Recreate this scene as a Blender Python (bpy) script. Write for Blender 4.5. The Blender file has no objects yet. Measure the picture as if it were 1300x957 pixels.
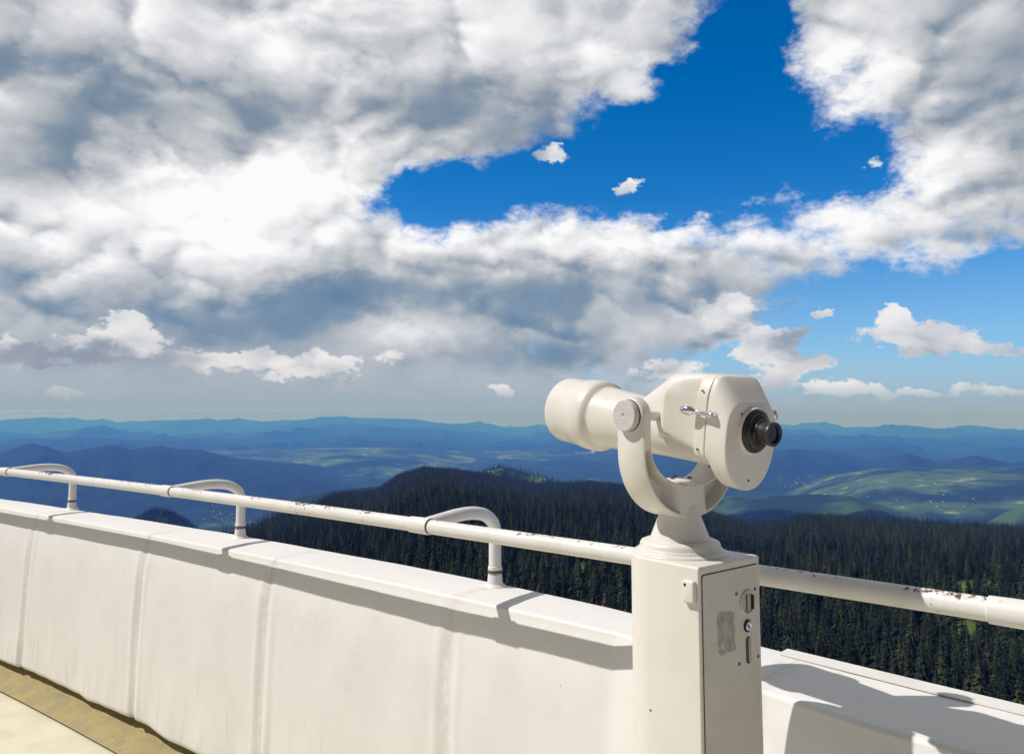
import bpy, bmesh, math, random
import numpy as np
from mathutils import Vector, Matrix
R = math.radians
sc = bpy.context.scene
C = sc.collection
# ------------------------------------------------------------------ camera
F = 1000.0                      # focal length in pixels of the 1300 px wide photograph
PITCH = R(5.0)
cam_data = bpy.data.cameras.new('camera')
cam = bpy.data.objects.new('camera', cam_data); C.objects.link(cam)
cam_data.sensor_width = 36.0
cam_data.lens = F / 1300.0 * 36.0
cam_data.shift_y = -45.5 / 1300.0
cam_data.clip_start = 0.05
cam_data.clip_end = 400000.0
cam.location = (0, 0, 0)        # the eye is the origin; terrace floor lies 1.6 m below
cam.rotation_euler = (R(90) + PITCH, 0, 0)
sc.camera = cam

def ray(px, py):
    x = (px - 650.0) / F; v = (433.0 - py) / F
    return Vector((x, math.cos(PITCH) - v * math.sin(PITCH), math.sin(PITCH) + v * math.cos(PITCH)))
def on_z(px, py, z):
    d = ray(px, py); k = z / d.z
    return Vector((d.x * k, d.y * k, z))
def tan_el(px, py):             # z per metre of horizontal range
    d = ray(px, py); return d.z / math.hypot(d.x, d.y)
def azim(px, py=600):
    d = ray(px, py); return math.atan2(d.x, d.y)
def azel(px, py):
    d = ray(px, py).normalized()
    return math.degrees(math.atan2(d.x, d.y)), math.degrees(math.asin(d.z))

# ------------------------------------------------------------------ sun, exposure
SUN_EL = R(51.0)
SUN_AZ = math.atan2(-0.998, -0.06)
S = Vector((math.sin(SUN_AZ) * math.cos(SUN_EL), math.cos(SUN_AZ) * math.cos(SUN_EL), math.sin(SUN_EL)))
sd = bpy.data.lights.new('sun', 'SUN'); sun = bpy.data.objects.new('sun', sd); C.objects.link(sun)
sd.energy = 3.95; sd.angle = R(0.53); sd.color = (1.0, 0.952, 0.91)
sun.rotation_euler = (-S).to_track_quat('-Z', 'Y').to_euler()
sc.view_settings.view_transform = 'Standard'
sc.view_settings.look = 'None'
sc.view_settings.exposure = 0.0
sc.view_settings.gamma = 1.0
sc.view_settings.use_curve_mapping = False
cy = sc.cycles
cy.max_bounces = 6; cy.diffuse_bounces = 3; cy.glossy_bounces = 3; cy.volume_bounces = 0
cy.transparent_max_bounces = 8
cy.use_denoising = True
cy.volume_step_rate = 4.0

# ------------------------------------------------------------------ node helper
class NT:
    def __init__(s, tree): s.t = tree; s.n = tree.nodes; s.l = tree.links
    def new(s, typ, **kw):
        n = s.n.new(typ)
        for k, v in kw.items(): setattr(n, k, v)
        return n
    def put(s, sock, v):
        if v is None: return
        if isinstance(v, bpy.types.NodeSocket): s.l.new(v, sock)
        else: sock.default_value = v
    def m(s, op, a, b=None, c=None, clamp=False):
        n = s.n.new('ShaderNodeMath'); n.operation = op; n.use_clamp = clamp
        s.put(n.inputs[0], a); s.put(n.inputs[1], b); s.put(n.inputs[2], c)
        return n.outputs[0]
    def vm(s, op, a, b=None, scale=None):
        n = s.n.new('ShaderNodeVectorMath'); n.operation = op
        s.put(n.inputs[0], a); s.put(n.inputs[1], b)
        if scale is not None: s.put(n.inputs['Scale'], scale)
        return n.outputs['Value'] if op in ('DOT_PRODUCT', 'LENGTH', 'DISTANCE') else n.outputs[0]
    def xyz(s, x, y, z):
        n = s.n.new('ShaderNodeCombineXYZ'); s.put(n.inputs[0], x); s.put(n.inputs[1], y); s.put(n.inputs[2], z)
        return n.outputs[0]
    def noise(s, vec, scale, detail=6, rough=.55, dist=0., out='Fac', lac=2.0):
        n = s.n.new('ShaderNodeTexNoise'); s.put(n.inputs['Vector'], vec)
        n.inputs['Scale'].default_value = scale; n.inputs['Detail'].default_value = detail
        n.inputs['Roughness'].default_value = rough; n.inputs['Distortion'].default_value = dist
        n.inputs['Lacunarity'].default_value = lac
        return n.outputs[out]
    def ss(s, v, a, b, lo=0., hi=1., lin=False):
        n = s.n.new('ShaderNodeMapRange'); n.interpolation_type = 'LINEAR' if lin else 'SMOOTHSTEP'
        s.put(n.inputs['Value'], v); s.put(n.inputs['From Min'], a); s.put(n.inputs['From Max'], b)
        s.put(n.inputs['To Min'], lo); s.put(n.inputs['To Max'], hi)
        return n.outputs[0]
    def mix(s, f, a, b, typ='MIX'):
        n = s.n.new('ShaderNodeMix'); n.data_type = 'RGBA'; n.blend_type = typ
        s.put(n.inputs[0], f); s.put(n.inputs[6], a); s.put(n.inputs[7], b)
        return n.outputs[2]
def rgb(r, g, b): return (r, g, b, 1.0)
def srgb(r, g, b):
    f = lambda c: (c / 255 / 12.92) if c / 255 <= .04045 else ((c / 255 + .055) / 1.055) ** 2.4
    return (f(r), f(g), f(b), 1.0)
# ------------------------------------------------------------------ world: sky with clouds at infinity
world = bpy.data.worlds.new('World'); sc.world = world; world.use_nodes = True
W = NT(world.node_tree); W.n.clear()
world.cycles.sampling_method = 'MANUAL'; world.cycles.sample_map_resolution = 1024
SKYK = 0.125
geo = W.new('ShaderNodeNewGeometry')
dirv = W.vm('NORMALIZE', W.new('ShaderNodeTexCoord').outputs['Generated'])
sep = W.new('ShaderNodeSeparateXYZ'); W.l.new(dirv, sep.inputs[0])
dx, dy, dz = sep.outputs
sky = W.new('ShaderNodeTexSky', sky_type='NISHITA')
sky.sun_disc = False; sky.sun_elevation = SUN_EL; sky.sun_rotation = SUN_AZ % (2 * math.pi)
sky.altitude = 1900; sky.air_density = 1.0; sky.dust_density = 0.6; sky.ozone_density = 2.5
az = W.m('MULTIPLY', W.m('ARCTAN2', dx, dy), 57.29578)
el = W.m('MULTIPLY', W.m('ARCSINE', dz), 57.29578)
P = W.xyz(az, el, 0.0)                       # degrees: azimuth, elevation
# structure noises; clouds look flatter and smaller towards the horizon
flat = W.m('DIVIDE', 1.0, W.m('ADD', W.m('MULTIPLY', W.m('MAXIMUM', dz, 0.0), .8), 0.40))
nv = W.vm('MULTIPLY', W.vm('NORMALIZE', W.xyz(dx, dy, W.m('MULTIPLY', dz, 1.0))), (2.1, 2.1, 3.3))
w1 = W.vm('SUBTRACT', W.noise(nv, 3.2, 2, .5, out='Color'), (.5, .5, .5))
w2 = W.vm('SUBTRACT', W.noise(nv, 12.0, 4, .62, out='Color'), (.5, .5, .5))
warp = W.vm('ADD', W.vm('MULTIPLY', w1, (9.0, 5.0, 0)), W.vm('MULTIPLY', w2, (4.0, 3.0, 0)))
PW = W.vm('ADD', P, warp)
PW2 = W.vm('ADD', P, W.vm('MULTIPLY', w2, (3.4, 2.6, 0)))
_q = {}
def field(vec, blobs, start=0.0):
    # sum of soft ellipses, each exp(-(quadratic form)) of azimuth and elevation
    key = vec.as_pointer()
    if key not in _q:
        sp = W.new('ShaderNodeSeparateXYZ'); W.l.new(vec, sp.inputs[0])
        u, v = sp.outputs[0], sp.outputs[1]
        _q[key] = (W.xyz(W.m('MULTIPLY', u, u), W.m('MULTIPLY', u, v), W.m('MULTIPLY', v, v)), W.xyz(u, v, 1.0))
    q1, q2 = _q[key]
    acc = start
    for (px, py, rx, ry, rot, wt) in blobs:
        a, e = azel(px, py)
        c = math.cos(R(a)) ** 1.5
        sx, sy = rx * .0573 * c, ry * .0573 * c
        co, si = math.cos(R(rot)), math.sin(R(rot))
        A = (co / sx) ** 2 + (si / sy) ** 2
        B = co * si * (1 / sx ** 2 - 1 / sy ** 2)
        D = (si / sx) ** 2 + (co / sy) ** 2
        k1 = (-A, -2 * B, -D)
        k2 = (2 * (A * a + B * e), 2 * (B * a + D * e), -(A * a * a + 2 * B * a * e + D * e * e))
        g = W.m('EXPONENT', W.m('ADD', W.vm('DOT_PRODUCT', q1, k1), W.vm('DOT_PRODUCT', q2, k2)))
        acc = W.m('MULTIPLY_ADD', g, wt, acc)
    return acc
big = W.noise(nv, 2.6, 5, .58)
fine = W.noise(nv, 8.0, 7, .62)
# puffs: rounded billows with creases between them, sampled twice along the sun's direction for light and shade
def billow(v, scale, detail):
    n = W.new('ShaderNodeTexNoise', noise_dimensions='3D', noise_type='RIDGED_MULTIFRACTAL'); n.normalize = True
    W.put(n.inputs['Vector'], v); n.inputs['Scale'].default_value = scale; n.inputs['Detail'].default_value = detail
    n.inputs['Roughness'].default_value = .48; n.inputs['Lacunarity'].default_value = 2.1
    n.inputs['Offset'].default_value = .85; n.inputs['Gain'].default_value = 1.6
    return W.m('SUBTRACT', 1.0, n.outputs['Fac'])
nvw = W.vm('ADD', nv, W.vm('MULTIPLY', w2, (.05, .05, .05)))
sh = tuple(c * 0.035 for c in (S.x, S.y, S.z * 1.4))
sh2 = tuple(c * 0.09 for c in (S.x, S.y, S.z * 1.1))
bl0 = billow(nvw, 4.0, 4.0); bl1 = billow(W.vm('ADD', nvw, sh), 4.0, 3.0)
big_s = W.noise(W.vm('ADD', nv, sh2), 3.4, 3, .5)
big_b = W.noise(nv, 3.4, 3, .5)
relief = W.m('ADD', W.m('ADD', W.m('MULTIPLY', W.m('SUBTRACT', bl0, bl1), .36), W.m('MULTIPLY', W.m('SUBTRACT', big_b, big_s), .8)), W.m('ADD', W.m('MULTIPLY', W.m('SUBTRACT', fine, .5), .32), W.m('MULTIPLY', W.m('SUBTRACT', bl0, .62), .17)))

# --- main cloud cover: solid, with openings
front = W.ss(dy, 0.2, 0.6)
open_ = [(905, 190, 170, 85, 0, 1.25), (925, 70, 62, 90, -8, 1.1), (700, 232, 125, 42, 4, 1.0), (545, 252, 75, 42, 12, .95),
         (1085, 215, 75, 36, 0, .9), (1180, 390, 170, 62, -12, 1.1), (1290, 350, 60, 60, 0, .8), (1040, 445, 110, 60, 0, .8), (1270, 455, 110, 60, 0, .9),
         (112, 243, 9, 12, 0, .40), (800, 160, 60, 28, -25, .5), (985, 20, 40, 40, 0, .6),
         (900, 262, 70, 16, 8, .5), (1130, 465, 190, 44, 0, .9), (960, 475, 190, 26, 0, .75), (1250, 500, 120, 26, 0, .4)]
hole = field(PW2, open_)
cov = W.m('SUBTRACT', W.m('ADD', W.m('MULTIPLY', W.m('SUBTRACT', fine, .5), 1.5), 0.62), W.m('MULTIPLY', hole, front))
# openings in the part of the sky behind the camera
rear = W.ss(dy, 0.45, 0.0)
back = W.m('MULTIPLY', rear, W.ss(big, .56, .66, -0.3, .7))
cov = W.m('SUBTRACT', cov, back)
cover = W.ss(cov, -0.08, 0.44)
# --- light and dark in the cloud
light = [(290, 245, 190, 60, 10, .50), (380, 190, 120, 60, 15, .25), (60, 270, 110, 60, 0, .15), (250, 320, 190, 50, 0, .30), (430, 215, 90, 45, 20, .15),
         (600, 300, 150, 28, 0, .34), (760, 300, 160, 30, 0, .32), (960, 275, 170, 36, 4, .42), (1160, 250, 110, 40, 8, .35), (1080, 310, 150, 26, -4, .22),
         (1060, 80, 80, 95, 0, .34), (1130, 110, 90, 60, -20, .2), (1250, 200, 70, 50, 0, .20), (370, 60, 130, 55, -15, .22), (120, 40, 160, 40, 0, .2),
         (700, 60, 130, 60, -25, .20), (560, 20, 120, 35, 0, .2), (900, 400, 40, 34, 0, .25), (510, 418, 85, 26, 0, .50), (1010, 500, 200, 26, 0, .18), (20, 60, 70, 90, 0, .10)]
dark = [(170, 128, 190, 40, -6, .36), (60, 190, 110, 40, 0, .34), (330, 168, 60, 36, 30, .40), (480, 130, 120, 40, 0, .26), (640, 150, 110, 36, -10, .52), (745, 140, 60, 28, -20, .34),
        (60, 90, 120, 25, 0, .10), (1240, 90, 90, 90, 0, .26), (1290, 170, 60, 60, 0, .2), (700, 378, 190, 32, -4, .44), (830, 345, 130, 24, 0, .14),
        (640, 440, 160, 36, 0, .30), (435, 376, 90, 32, 10, .80), (310, 410, 170, 32, 0, .50), (60, 370, 140, 40, 0, .24), (120, 450, 160, 40, 0, .22), (380, 470, 260, 34, 0, .14), (800, 460, 120, 26, 0, .3),
        (0, 0, 60, 60, 0, .15), (240, 15, 60, 30, 0, .16), (1050, 350, 150, 16, 6, .18), (1180, 160, 60, 30, -30, .14)]
lum = W.m('SUBTRACT', W.m('ADD', field(PW2, light), 0.655), field(PW2, dark))
# softer relief inside the rain haze, low on the left
rainz = W.m('MULTIPLY', field(P, [(150, 470, 330, 75, 0, 1.0), (480, 400, 160, 80, 0, .8), (600, 500, 200, 50, 0, .8)]), 1.0, clamp=True)
rk = W.m('MULTIPLY', W.ss(rainz, .1, .9, 1.0, .25), W.ss(field(P, [(280, 260, 190, 60, 10, 1.0)]), .2, .9, 1.0, .55))
lum = W.m('ADD', lum, W.m('MULTIPLY', W.m('MULTIPLY', relief, 1.25), rk))
lum = W.m('ADD', lum, W.m('MULTIPLY', W.m('SUBTRACT', big, .5), W.m('MULTIPLY', rk, .45)))
# thin edges are bright
lum = W.m('ADD', lum, W.m('MULTIPLY', W.ss(cov, .45, .05), .12))
def cloud_ramp(v, stops):
    # soft floor: shade never goes flat
    v = W.m('ADD', W.m('MULTIPLY', v, .92), W.m('MULTIPLY', W.ss(v, .25, -.45), .30))
    n = W.new('ShaderNodeValToRGB'); W.put(n.inputs[0], v)
    e = n.color_ramp.elements
    e[0].position, e[0].color = stops[0][0], stops[0][1]
    e[1].position, e[1].color = stops[-1][0], stops[-1][1]
    for p, c in stops[1:-1]: x = e.new(p); x.color = c
    return n.outputs[0]
ccol = cloud_ramp(lum, [(0.0, srgb(100, 132, 164)), (.18, srgb(134, 154, 175)), (.38, srgb(168, 177, 188)), (.60, srgb(200, 204, 210)), (.82, srgb(230, 231, 234)), (1.05, srgb(252, 251, 251))])
bwn = W.new('ShaderNodeRGBToBW'); W.l.new(ccol, bwn.inputs[0])
ccol = W.mix(W.m('MULTIPLY', W.ss(el, 7.0, 15.0), .25), ccol, bwn.outputs[0])
# unseen sky behind the camera darkened like heavy cloud, added to dim the fill
ccol = W.mix(W.m('MULTIPLY', rear, .86), ccol, W.mix(big, rgb(.055, .053, .050), rgb(.13, .126, .118)))
# --- clear sky
hsv = W.new('ShaderNodeHueSaturation'); W.l.new(sky.outputs[0], hsv.inputs['Color'])
hsv.inputs['Saturation'].default_value = 1.45; hsv.inputs['Value'].default_value = 1.0; hsv.inputs['Hue'].default_value = .492
clear = W.mix(1.0, W.vm('SCALE', hsv.outputs[0], scale=SKYK), rgb(.62, .84, 1.05), 'MULTIPLY')
# pale air towards the horizon
hz = W.ss(el, 17.0, -1.0)
clear = W.mix(W.m('MULTIPLY', W.m('POWER', hz, 1.5), .75), clear, srgb(150, 188, 214))
col = W.mix(cover, clear, ccol)
# --- low cumulus in front of the rain haze and small loose clouds
small = [(160, 432, 62, 26, 0, 1.1), (160, 404, 26, 15, 0, .8), (60, 452, 70, 15, 0, .85), (10, 440, 20, 34, 0, .8), (285, 460, 58, 17, 0, 1.0), (355, 462, 50, 16, 0, .9), (425, 466, 40, 19, 0, .9), (230, 466, 30, 11, 0, .6),
         (499, 453, 26, 13, 0, .8), (440, 492, 28, 6, 0, .7), (635, 495, 28, 11, 0, .7), (575, 450, 30, 9, 15, .7), (703, 193, 22, 13, 10, .95), (800, 236, 28, 11, 25, .95),
         (1170, 430, 84, 26, -6, 1.15), (1130, 398, 22, 14, -20, .7), (925, 395, 46, 26, 0, 1.1), (955, 430, 50, 18, -25, .95), (1005, 425, 36, 15, 30, .8), (1042, 397, 16, 6, 0, .7), (990, 455, 60, 14, 0, .7),
         (850, 470, 60, 18, 0, .85), (985, 482, 50, 13, 0, .8), (1055, 494, 36, 11, 0, .85), (1112, 497, 34, 12, 0, .85), (1165, 498, 20, 10, 0, .75), (1238, 496, 40, 10, 0, .85), (1290, 497, 20, 8, 0, .7), (895, 492, 40, 12, 0, .6), (1040, 465, 40, 10, 0, .5), (1110, 205, 26, 14, 0, .7), (1290, 445, 30, 10, 0, .6), (70, 495, 60, 10, 0, .7)]
sf = field(PW2, small)
sden = W.m('ADD', sf, W.m('MULTIPLY', W.m('SUBTRACT', W.noise(nv, 17.0, 5, .62), .5), 1.35))
salpha = W.ss(sden, .42, .68)
sdark = field(PW2, [(130, 455, 110, 17, 0, .95), (60, 452, 60, 16, 0, .5), (440, 492, 30, 7, 0, .5), (575, 450, 32, 10, 15, .5), (1000, 440, 60, 18, 0, .26), (1010, 425, 34, 14, 30, .25), (1170, 450, 110, 8, 0, .15),
                    (925, 428, 55, 14, 0, .3), (1005, 425, 34, 15, 30, .3), (1290, 445, 30, 10, 0, .35), (1050, 440, 30, 12, 0, .2), (70, 495, 60, 10, 0, .4), (300, 476, 160, 6, 0, .2)])
slum = W.m('ADD', W.m('SUBTRACT', .84, sdark), W.m('MULTIPLY', relief, 1.2))
low = W.ss(el, 10.0, 1.5)
scol = cloud_ramp(slum, [(0.0, srgb(96, 124, 156)), (.3, srgb(140, 158, 180)), (.55, srgb(196, 203, 213)), (.8, srgb(236, 236, 238)), (1.0, srgb(254, 252, 250))])
scol = W.mix(W.m('MULTIPLY', low, .35), scol, srgb(214, 205, 200))
# grey-blue air below the cloud base
rain = W.m('MULTIPLY', W.ss(el, 4.2, 1.0), W.ss(az, 25.0, -8.0, .60, .85))
col = W.mix(rain, col, W.mix(W.ss(az, -15.0, 25.0), srgb(160, 176, 187), srgb(160, 180, 198)))
col = W.mix(W.m('MULTIPLY', salpha, W.ss(el, 2.2, 0.3, .95, .25)), col, scol)
# below the horizon the world is only ever seen past the edge of the land
col = W.mix(W.ss(el, 1.8, 0.0, 0.0, .9), col, srgb(157, 173, 183))
col = W.mix(W.ss(el, 0.02, -0.12), col, srgb(140, 140, 170))
bg = W.new('ShaderNodeBackground'); W.l.new(col, bg.inputs[0]); bg.inputs[1].default_value = 1.0
out = W.new('ShaderNodeOutputWorld'); W.l.new(bg.outputs[0], out.inputs[0])
# ------------------------------------------------------------------ helpers for objects
def tag(o, label=None, cat=None, group=None, kind=None):
    if label: o['label'] = label
    if cat: o['category'] = cat
    if group: o['group'] = group
    if kind: o['kind'] = kind
    return o
def link(name, mesh, parent=None, mat=None):
    o = bpy.data.objects.new(name, mesh); C.objects.link(o)
    if mat is not None and mesh is not None: mesh.materials.append(mat)
    if parent: o.parent = parent
    return o
def empty(name, loc=(0, 0, 0), parent=None):
    o = bpy.data.objects.new(name, None); C.objects.link(o); o.location = loc
    o.empty_display_size = .2
    if parent: o.parent = parent
    return o
def np_mesh(name, verts, faces4=None, faces3=None, smooth=True):
    me = bpy.data.meshes.new(name)
    nv_ = len(verts); me.vertices.add(nv_)
    me.vertices.foreach_set('co', np.asarray(verts, np.float32).ravel())
    if faces4 is not None: k, fa = 4, np.asarray(faces4, np.int32)
    else: k, fa = 3, np.asarray(faces3, np.int32)
    n = len(fa); me.loops.add(n * k); me.loops.foreach_set('vertex_index', fa.ravel())
    me.polygons.add(n)
    me.polygons.foreach_set('loop_start', np.arange(0, n * k, k, dtype=np.int32))
    me.update(calc_edges=True)
    me.polygons.foreach_set('use_smooth', np.full(n, smooth, bool))
    return me
def new_mat(name):
    m = bpy.data.materials.new(name); m.use_nodes = True
    t = NT(m.node_tree); t.bsdf = m.node_tree.nodes['Principled BSDF']
    t.out = m.node_tree.nodes['Material Output']
    return m, t

# ------------------------------------------------------------------ land: one sheet in polar steps from the hilltop to the far ranges
rng = np.random.RandomState(7)
_perm = rng.rand(256, 256)
def vnoise(x, y):
    xi = np.floor(x).astype(np.int64); yi = np.floor(y).astype(np.int64)
    fx = x - xi; fy = y - yi
    fx = fx * fx * fx * (fx * (fx * 6 - 15) + 10); fy = fy * fy * fy * (fy * (fy * 6 - 15) + 10)
    g = lambda a, b: _perm[a & 255, b & 255]
    return ((g(xi, yi) * (1 - fx) + g(xi + 1, yi) * fx) * (1 - fy) + (g(xi, yi + 1) * (1 - fx) + g(xi + 1, yi + 1) * fx) * fy) * 2 - 1
def fbm(x, y, wl, octs=5, gain=.5, ridged=False):
    s = 0; a = 1; tot = 0; x = x / wl; y = y / wl
    for i in range(octs):
        n = vnoise(x + 37.1 * i, y + 11.7 * i)
        if ridged: n = 1 - 2 * np.abs(n)
        s = s + a * n; tot += a; a *= gain; x, y = x * 2.03 + y * .17, y * 2.03 - x * .17
    return s / tot
def curve(pts, a, smooth=True):
    xs = np.array([azim(p[0], p[1]) for p in pts]); ys = np.array([tan_el(*p) for p in pts])
    return np.interp(a, xs, ys)
NEAR = [(-400, 800, 600), (-200, 760, 700), (100, 720, 750), (250, 690, 850), (323, 671, 1000), (358, 652, 1300), (396, 639, 1500), (427, 625, 1800), (477, 623, 2200), (490, 614, 2300), (508, 602, 2400),
        (538, 594, 2600), (577, 597, 2600), (619, 603, 2600), (654, 611, 2600), (690, 615, 2550), (711, 615, 2500), (750, 612, 2400), (785, 616, 2400), (850, 630, 2400),
        (896, 648, 2300), (934, 660, 2100), (952, 664, 1950), (995, 660, 1900), (1017, 653, 1850), (1051, 653, 1800), (1078, 656, 1800), (1134, 658, 1800), (1203, 663, 1750), (1300, 669, 1700), (1500, 684, 1600), (1800, 720, 1500)]
# (distance, front width, back width, meadow share, crest noise, [(px, py) of the skyline as surveyed from the terrace])
RIDGES = [
 (65000, 9000, 9000, .0, 430, [(-400, 538), (0, 535), (60, 533), (150, 536), (250, 532), (330, 535), (426, 529), (500, 533), (580, 541), (650, 545), (760, 544), (990, 543), (1131, 543), (1217, 548), (1300, 547), (1700, 545)]),
 (42000, 7000, 9000, .0, 300, [(-400, 552), (0, 550), (46, 556), (100, 548), (129, 541), (150, 547), (180, 553), (254, 556), (350, 549), (420, 541), (508, 546), (560, 549), (660, 556), (760, 553), (900, 552), (995, 549), (1080, 556), (1134, 561), (1200, 558), (1300, 556), (1700, 556)]),
 (28000, 5000, 6000, .05, 170, [(-400, 574), (0, 568), (46, 561), (100, 557), (162, 560), (254, 560), (320, 565), (420, 558), (500, 561), (600, 567), (700, 566), (800, 572), (990, 562), (1060, 567), (1110, 562), (1134, 563), (1180, 573), (1250, 573), (1300, 572), (1700, 574)]),
 (19000, 5500, 5000, .55, 30, [(-400, 600), (150, 590), (250, 577), (325, 574), (400, 571), (500, 572), (560, 575), (610, 583), (700, 584), (800, 592), (880, 600), (1100, 640), (1700, 700)]),
 (13000, 3200, 3500, .12, 60, [(-400, 585), (-100, 582), (0, 576), (36, 564), (56, 566), (81, 575), (112, 570), (142, 566), (167, 571), (203, 566), (223, 571), (254, 572), (284, 580), (315, 588), (400, 603), (457, 616), (600, 640), (700, 700), (1700, 800)]),
 (17000, 3000, 3500, .08, 60, [(-400, 760), (600, 640), (700, 600), (800, 582), (900, 574), (990, 572), (1004, 570), (1023, 574), (1059, 577), (1084, 585), (1112, 592), (1180, 610), (1700, 700)]),
 (15000, 2500, 3000, .08, 40, [(-400, 760), (1000, 640), (1080, 598), (1117, 586), (1150, 574), (1167, 580), (1189, 588), (1211, 585), (1239, 578), (1258, 583), (1281, 588), (1300, 586), (1500, 592), (1700, 600)]),
 (11000, 4800, 2500, .6, 18, [(-400, 760), (820, 660), (900, 636), (960, 625), (1023, 611), (1106, 596), (1189, 594), (1300, 593), (1700, 594)]),
 (6200, 1200, 1800, .5, 12, [(-400, 760), (760, 650), (820, 640), (880, 633), (940, 631), (981, 631), (1023, 629), (1078, 631), (1106, 639), (1139, 650), (1200, 670), (1700, 760)]),
 (5600, 1500, 1200, .5, 10, [(-400, 800), (1200, 690), (1240, 672), (1267, 656), (1300, 639), (1400, 612), (1700, 600)]),
 (5000, 1000, 900, .15, 8, [(-400, 760), (300, 680), (340, 650), (375, 632), (400, 626), (440, 620), (480, 617), (520, 620), (560, 640), (700, 700), (1700, 800)]),
 (4500, 500, 600, .02, 4, [(-400, 760), (860, 680), (900, 660), (940, 653), (957, 650), (987, 648), (1009, 651), (1030, 660), (1060, 668), (1078, 655), (1090, 651), (1106, 649), (1123, 652), (1139, 658), (1160, 668), (1250, 700), (1700, 800)]),
 (3200, 350, 500, .02, 3, [(-400, 760), (100, 720), (150, 675), (181, 654), (194, 648), (214, 649), (240, 664), (262, 680), (330, 740), (1700, 900)]),
 (3500, 500, 500, .9, 3, [(-400, 800), (520, 660), (575, 612), (608, 600), (635, 591), (654, 595), (685, 604), (711, 612), (760, 625), (860, 680), (1700, 900)]),  # high meadow share lightens the hump's colour to look sunlit
]
BASE = -1080.0
def near_parts(a):
    xs = np.array([azim(p[0], p[1]) for p in NEAR])
    rc = np.interp(a, xs, [p[2] for p in NEAR])
    ty = np.interp(a, xs, [tan_el(p[0], p[1] + 15500.0 / p[2]) for p in NEAR])
    return rc, ty
def land(a, r):
    x = r * np.sin(a); y = r * np.cos(a)
    fall = 750 * np.clip((r - 16000) / 30000, 0, 1) ** 1.3 + r * r / 1.45e7     # lowlands beyond the hills and the curve of the earth
    BASE_ = BASE - fall
    z = BASE_ + 70 * fbm(x, y, 2600, 5) + 55 * fbm(x + 9e3, y, 900, 4, ridged=True) * np.clip(r / 9000, .3, 1)
    mead = np.full_like(z, .30)
    for k, (r0, wf, wb, md, amp, pts) in enumerate(RIDGES):
        rk = r0 * (1 + .05 * np.sin(a * 9 + k * 1.7) + .03 * np.sin(a * 23 + k))
        zc = curve(pts, a) * rk
        zc = zc + amp * .5 * fbm(x, y, r0 * .045, 3)
        d = (r - rk); w = np.where(d < 0, wf, wb)
        q = np.clip(np.abs(d) / w, 0, 3)
        sh = np.exp(-q ** 1.7 * 1.1)
        relief_ = amp * 2.6 * fbm(x + 777 * k, y, r0 * .09, 5, ridged=True) * np.clip(q * 1.5, 0, 1)
        zr = BASE_ - 60 + (zc - BASE_ + 60) * sh + relief_ * np.sqrt(sh)
        zr = np.where(zc < BASE_, BASE_ - 400, zr)
        mead = np.where(zr > z, md, mead); z = np.maximum(z, zr)
    rc, tc = near_parts(a)
    t = tc - .235 * np.maximum((330.0 / np.minimum(r, rc)) ** 1.35 - (330.0 / rc) ** 1.35, 0) 
    zn = t * np.minimum(r, rc)
    zn = zn + (9 * fbm(x, y, 240, 4) + 14 * fbm(x, y, 620, 3)) * np.clip(r / 500, .2, 1.3) * np.clip((rc - r) / rc * 4, .30, 1)
    back = np.clip(r - rc, 0, None)
    zn = zn - .42 * back * np.clip(back / 300, 0, 1)
    zn = np.where(r < 120, np.maximum(zn, -46), zn)
    mead = np.where(zn > z, 0.0, mead); z = np.maximum(z, zn)
    return z, mead
NA, NR = 1000, 620
AZ = np.linspace(R(-52), R(52), NA)
RR = 24 * (78000 / 24) ** (np.linspace(0, 1, NR) ** 0.92)
A2, R2 = np.meshgrid(AZ, RR)
Z2, M2 = land(A2, R2)
def land_z(a, r): return land(np.atleast_1d(np.asarray(a, float)), np.atleast_1d(np.asarray(r, float)))[0]
# what the terrace sees: the steepest sight line met so far along each azimuth
T2 = Z2 / R2
TM = np.maximum.accumulate(T2, axis=0)
def hit(px, py, lift=0.0):
    a = azim(px, py); t = tan_el(px, py)
    j = int(np.clip(np.searchsorted(AZ, a), 0, NA - 1))
    i = int(np.argmax(T2[:, j] + lift / RR >= t))
    return a, RR[i]
# clearings in the near forest
CLEAR = []
for (px, py, hw, dep) in [(738, 729, 12, 38), (703, 725, 6, 25), (1240, 748, 26, 42), (1190, 799, 7, 26), (1228, 806, 10, 30), (1092, 772, 4, 24), (1300, 840, 8, 26), (590, 722, 4, 20)]:
    a0, r0 = hit(px, py)
    CLEAR.append((a0, r0, hw / F * 1.0, dep))
def clearing(a, r):
    m = np.zeros_like(a)
    for (a0, r0, ha, dep) in CLEAR:
        q = ((a - a0) / ha) ** 2 + ((r - r0) / dep) ** 2
        m = np.maximum(m, np.clip(1.6 - q, 0, 1))
    return m
CL2 = clearing(A2, R2)
V = np.stack([R2 * np.sin(A2), R2 * np.cos(A2), Z2], -1).reshape(-1, 3)
idx = np.arange(NA * NR).reshape(NR, NA)
Fq = np.stack([idx[:-1, :-1], idx[:-1, 1:], idx[1:, 1:], idx[1:, :-1]], -1).reshape(-1, 4)
me = np_mesh('terrain', V, Fq)
for nm, arr in (('meadow', M2), ('clearing', CL2)):
    at = me.attributes.new(nm, 'FLOAT', 'POINT'); at.data.foreach_set('value', arr.astype(np.float32).ravel())
gm, g = new_mat('terrain_cover')
pos = g.new('ShaderNodeNewGeometry').outputs['Position']
def attr(t, n):
    x = t.new('ShaderNodeAttribute'); x.attribute_name = n; return x.outputs['Fac']
mead = attr(g, 'meadow'); clr = attr(g, 'clearing')
sp = g.new('ShaderNodeSeparateXYZ'); g.l.new(pos, sp.inputs[0])
flatp = g.xyz(sp.outputs[0], sp.outputs[1], g.m('MULTIPLY', sp.outputs[2], .5))
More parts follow.
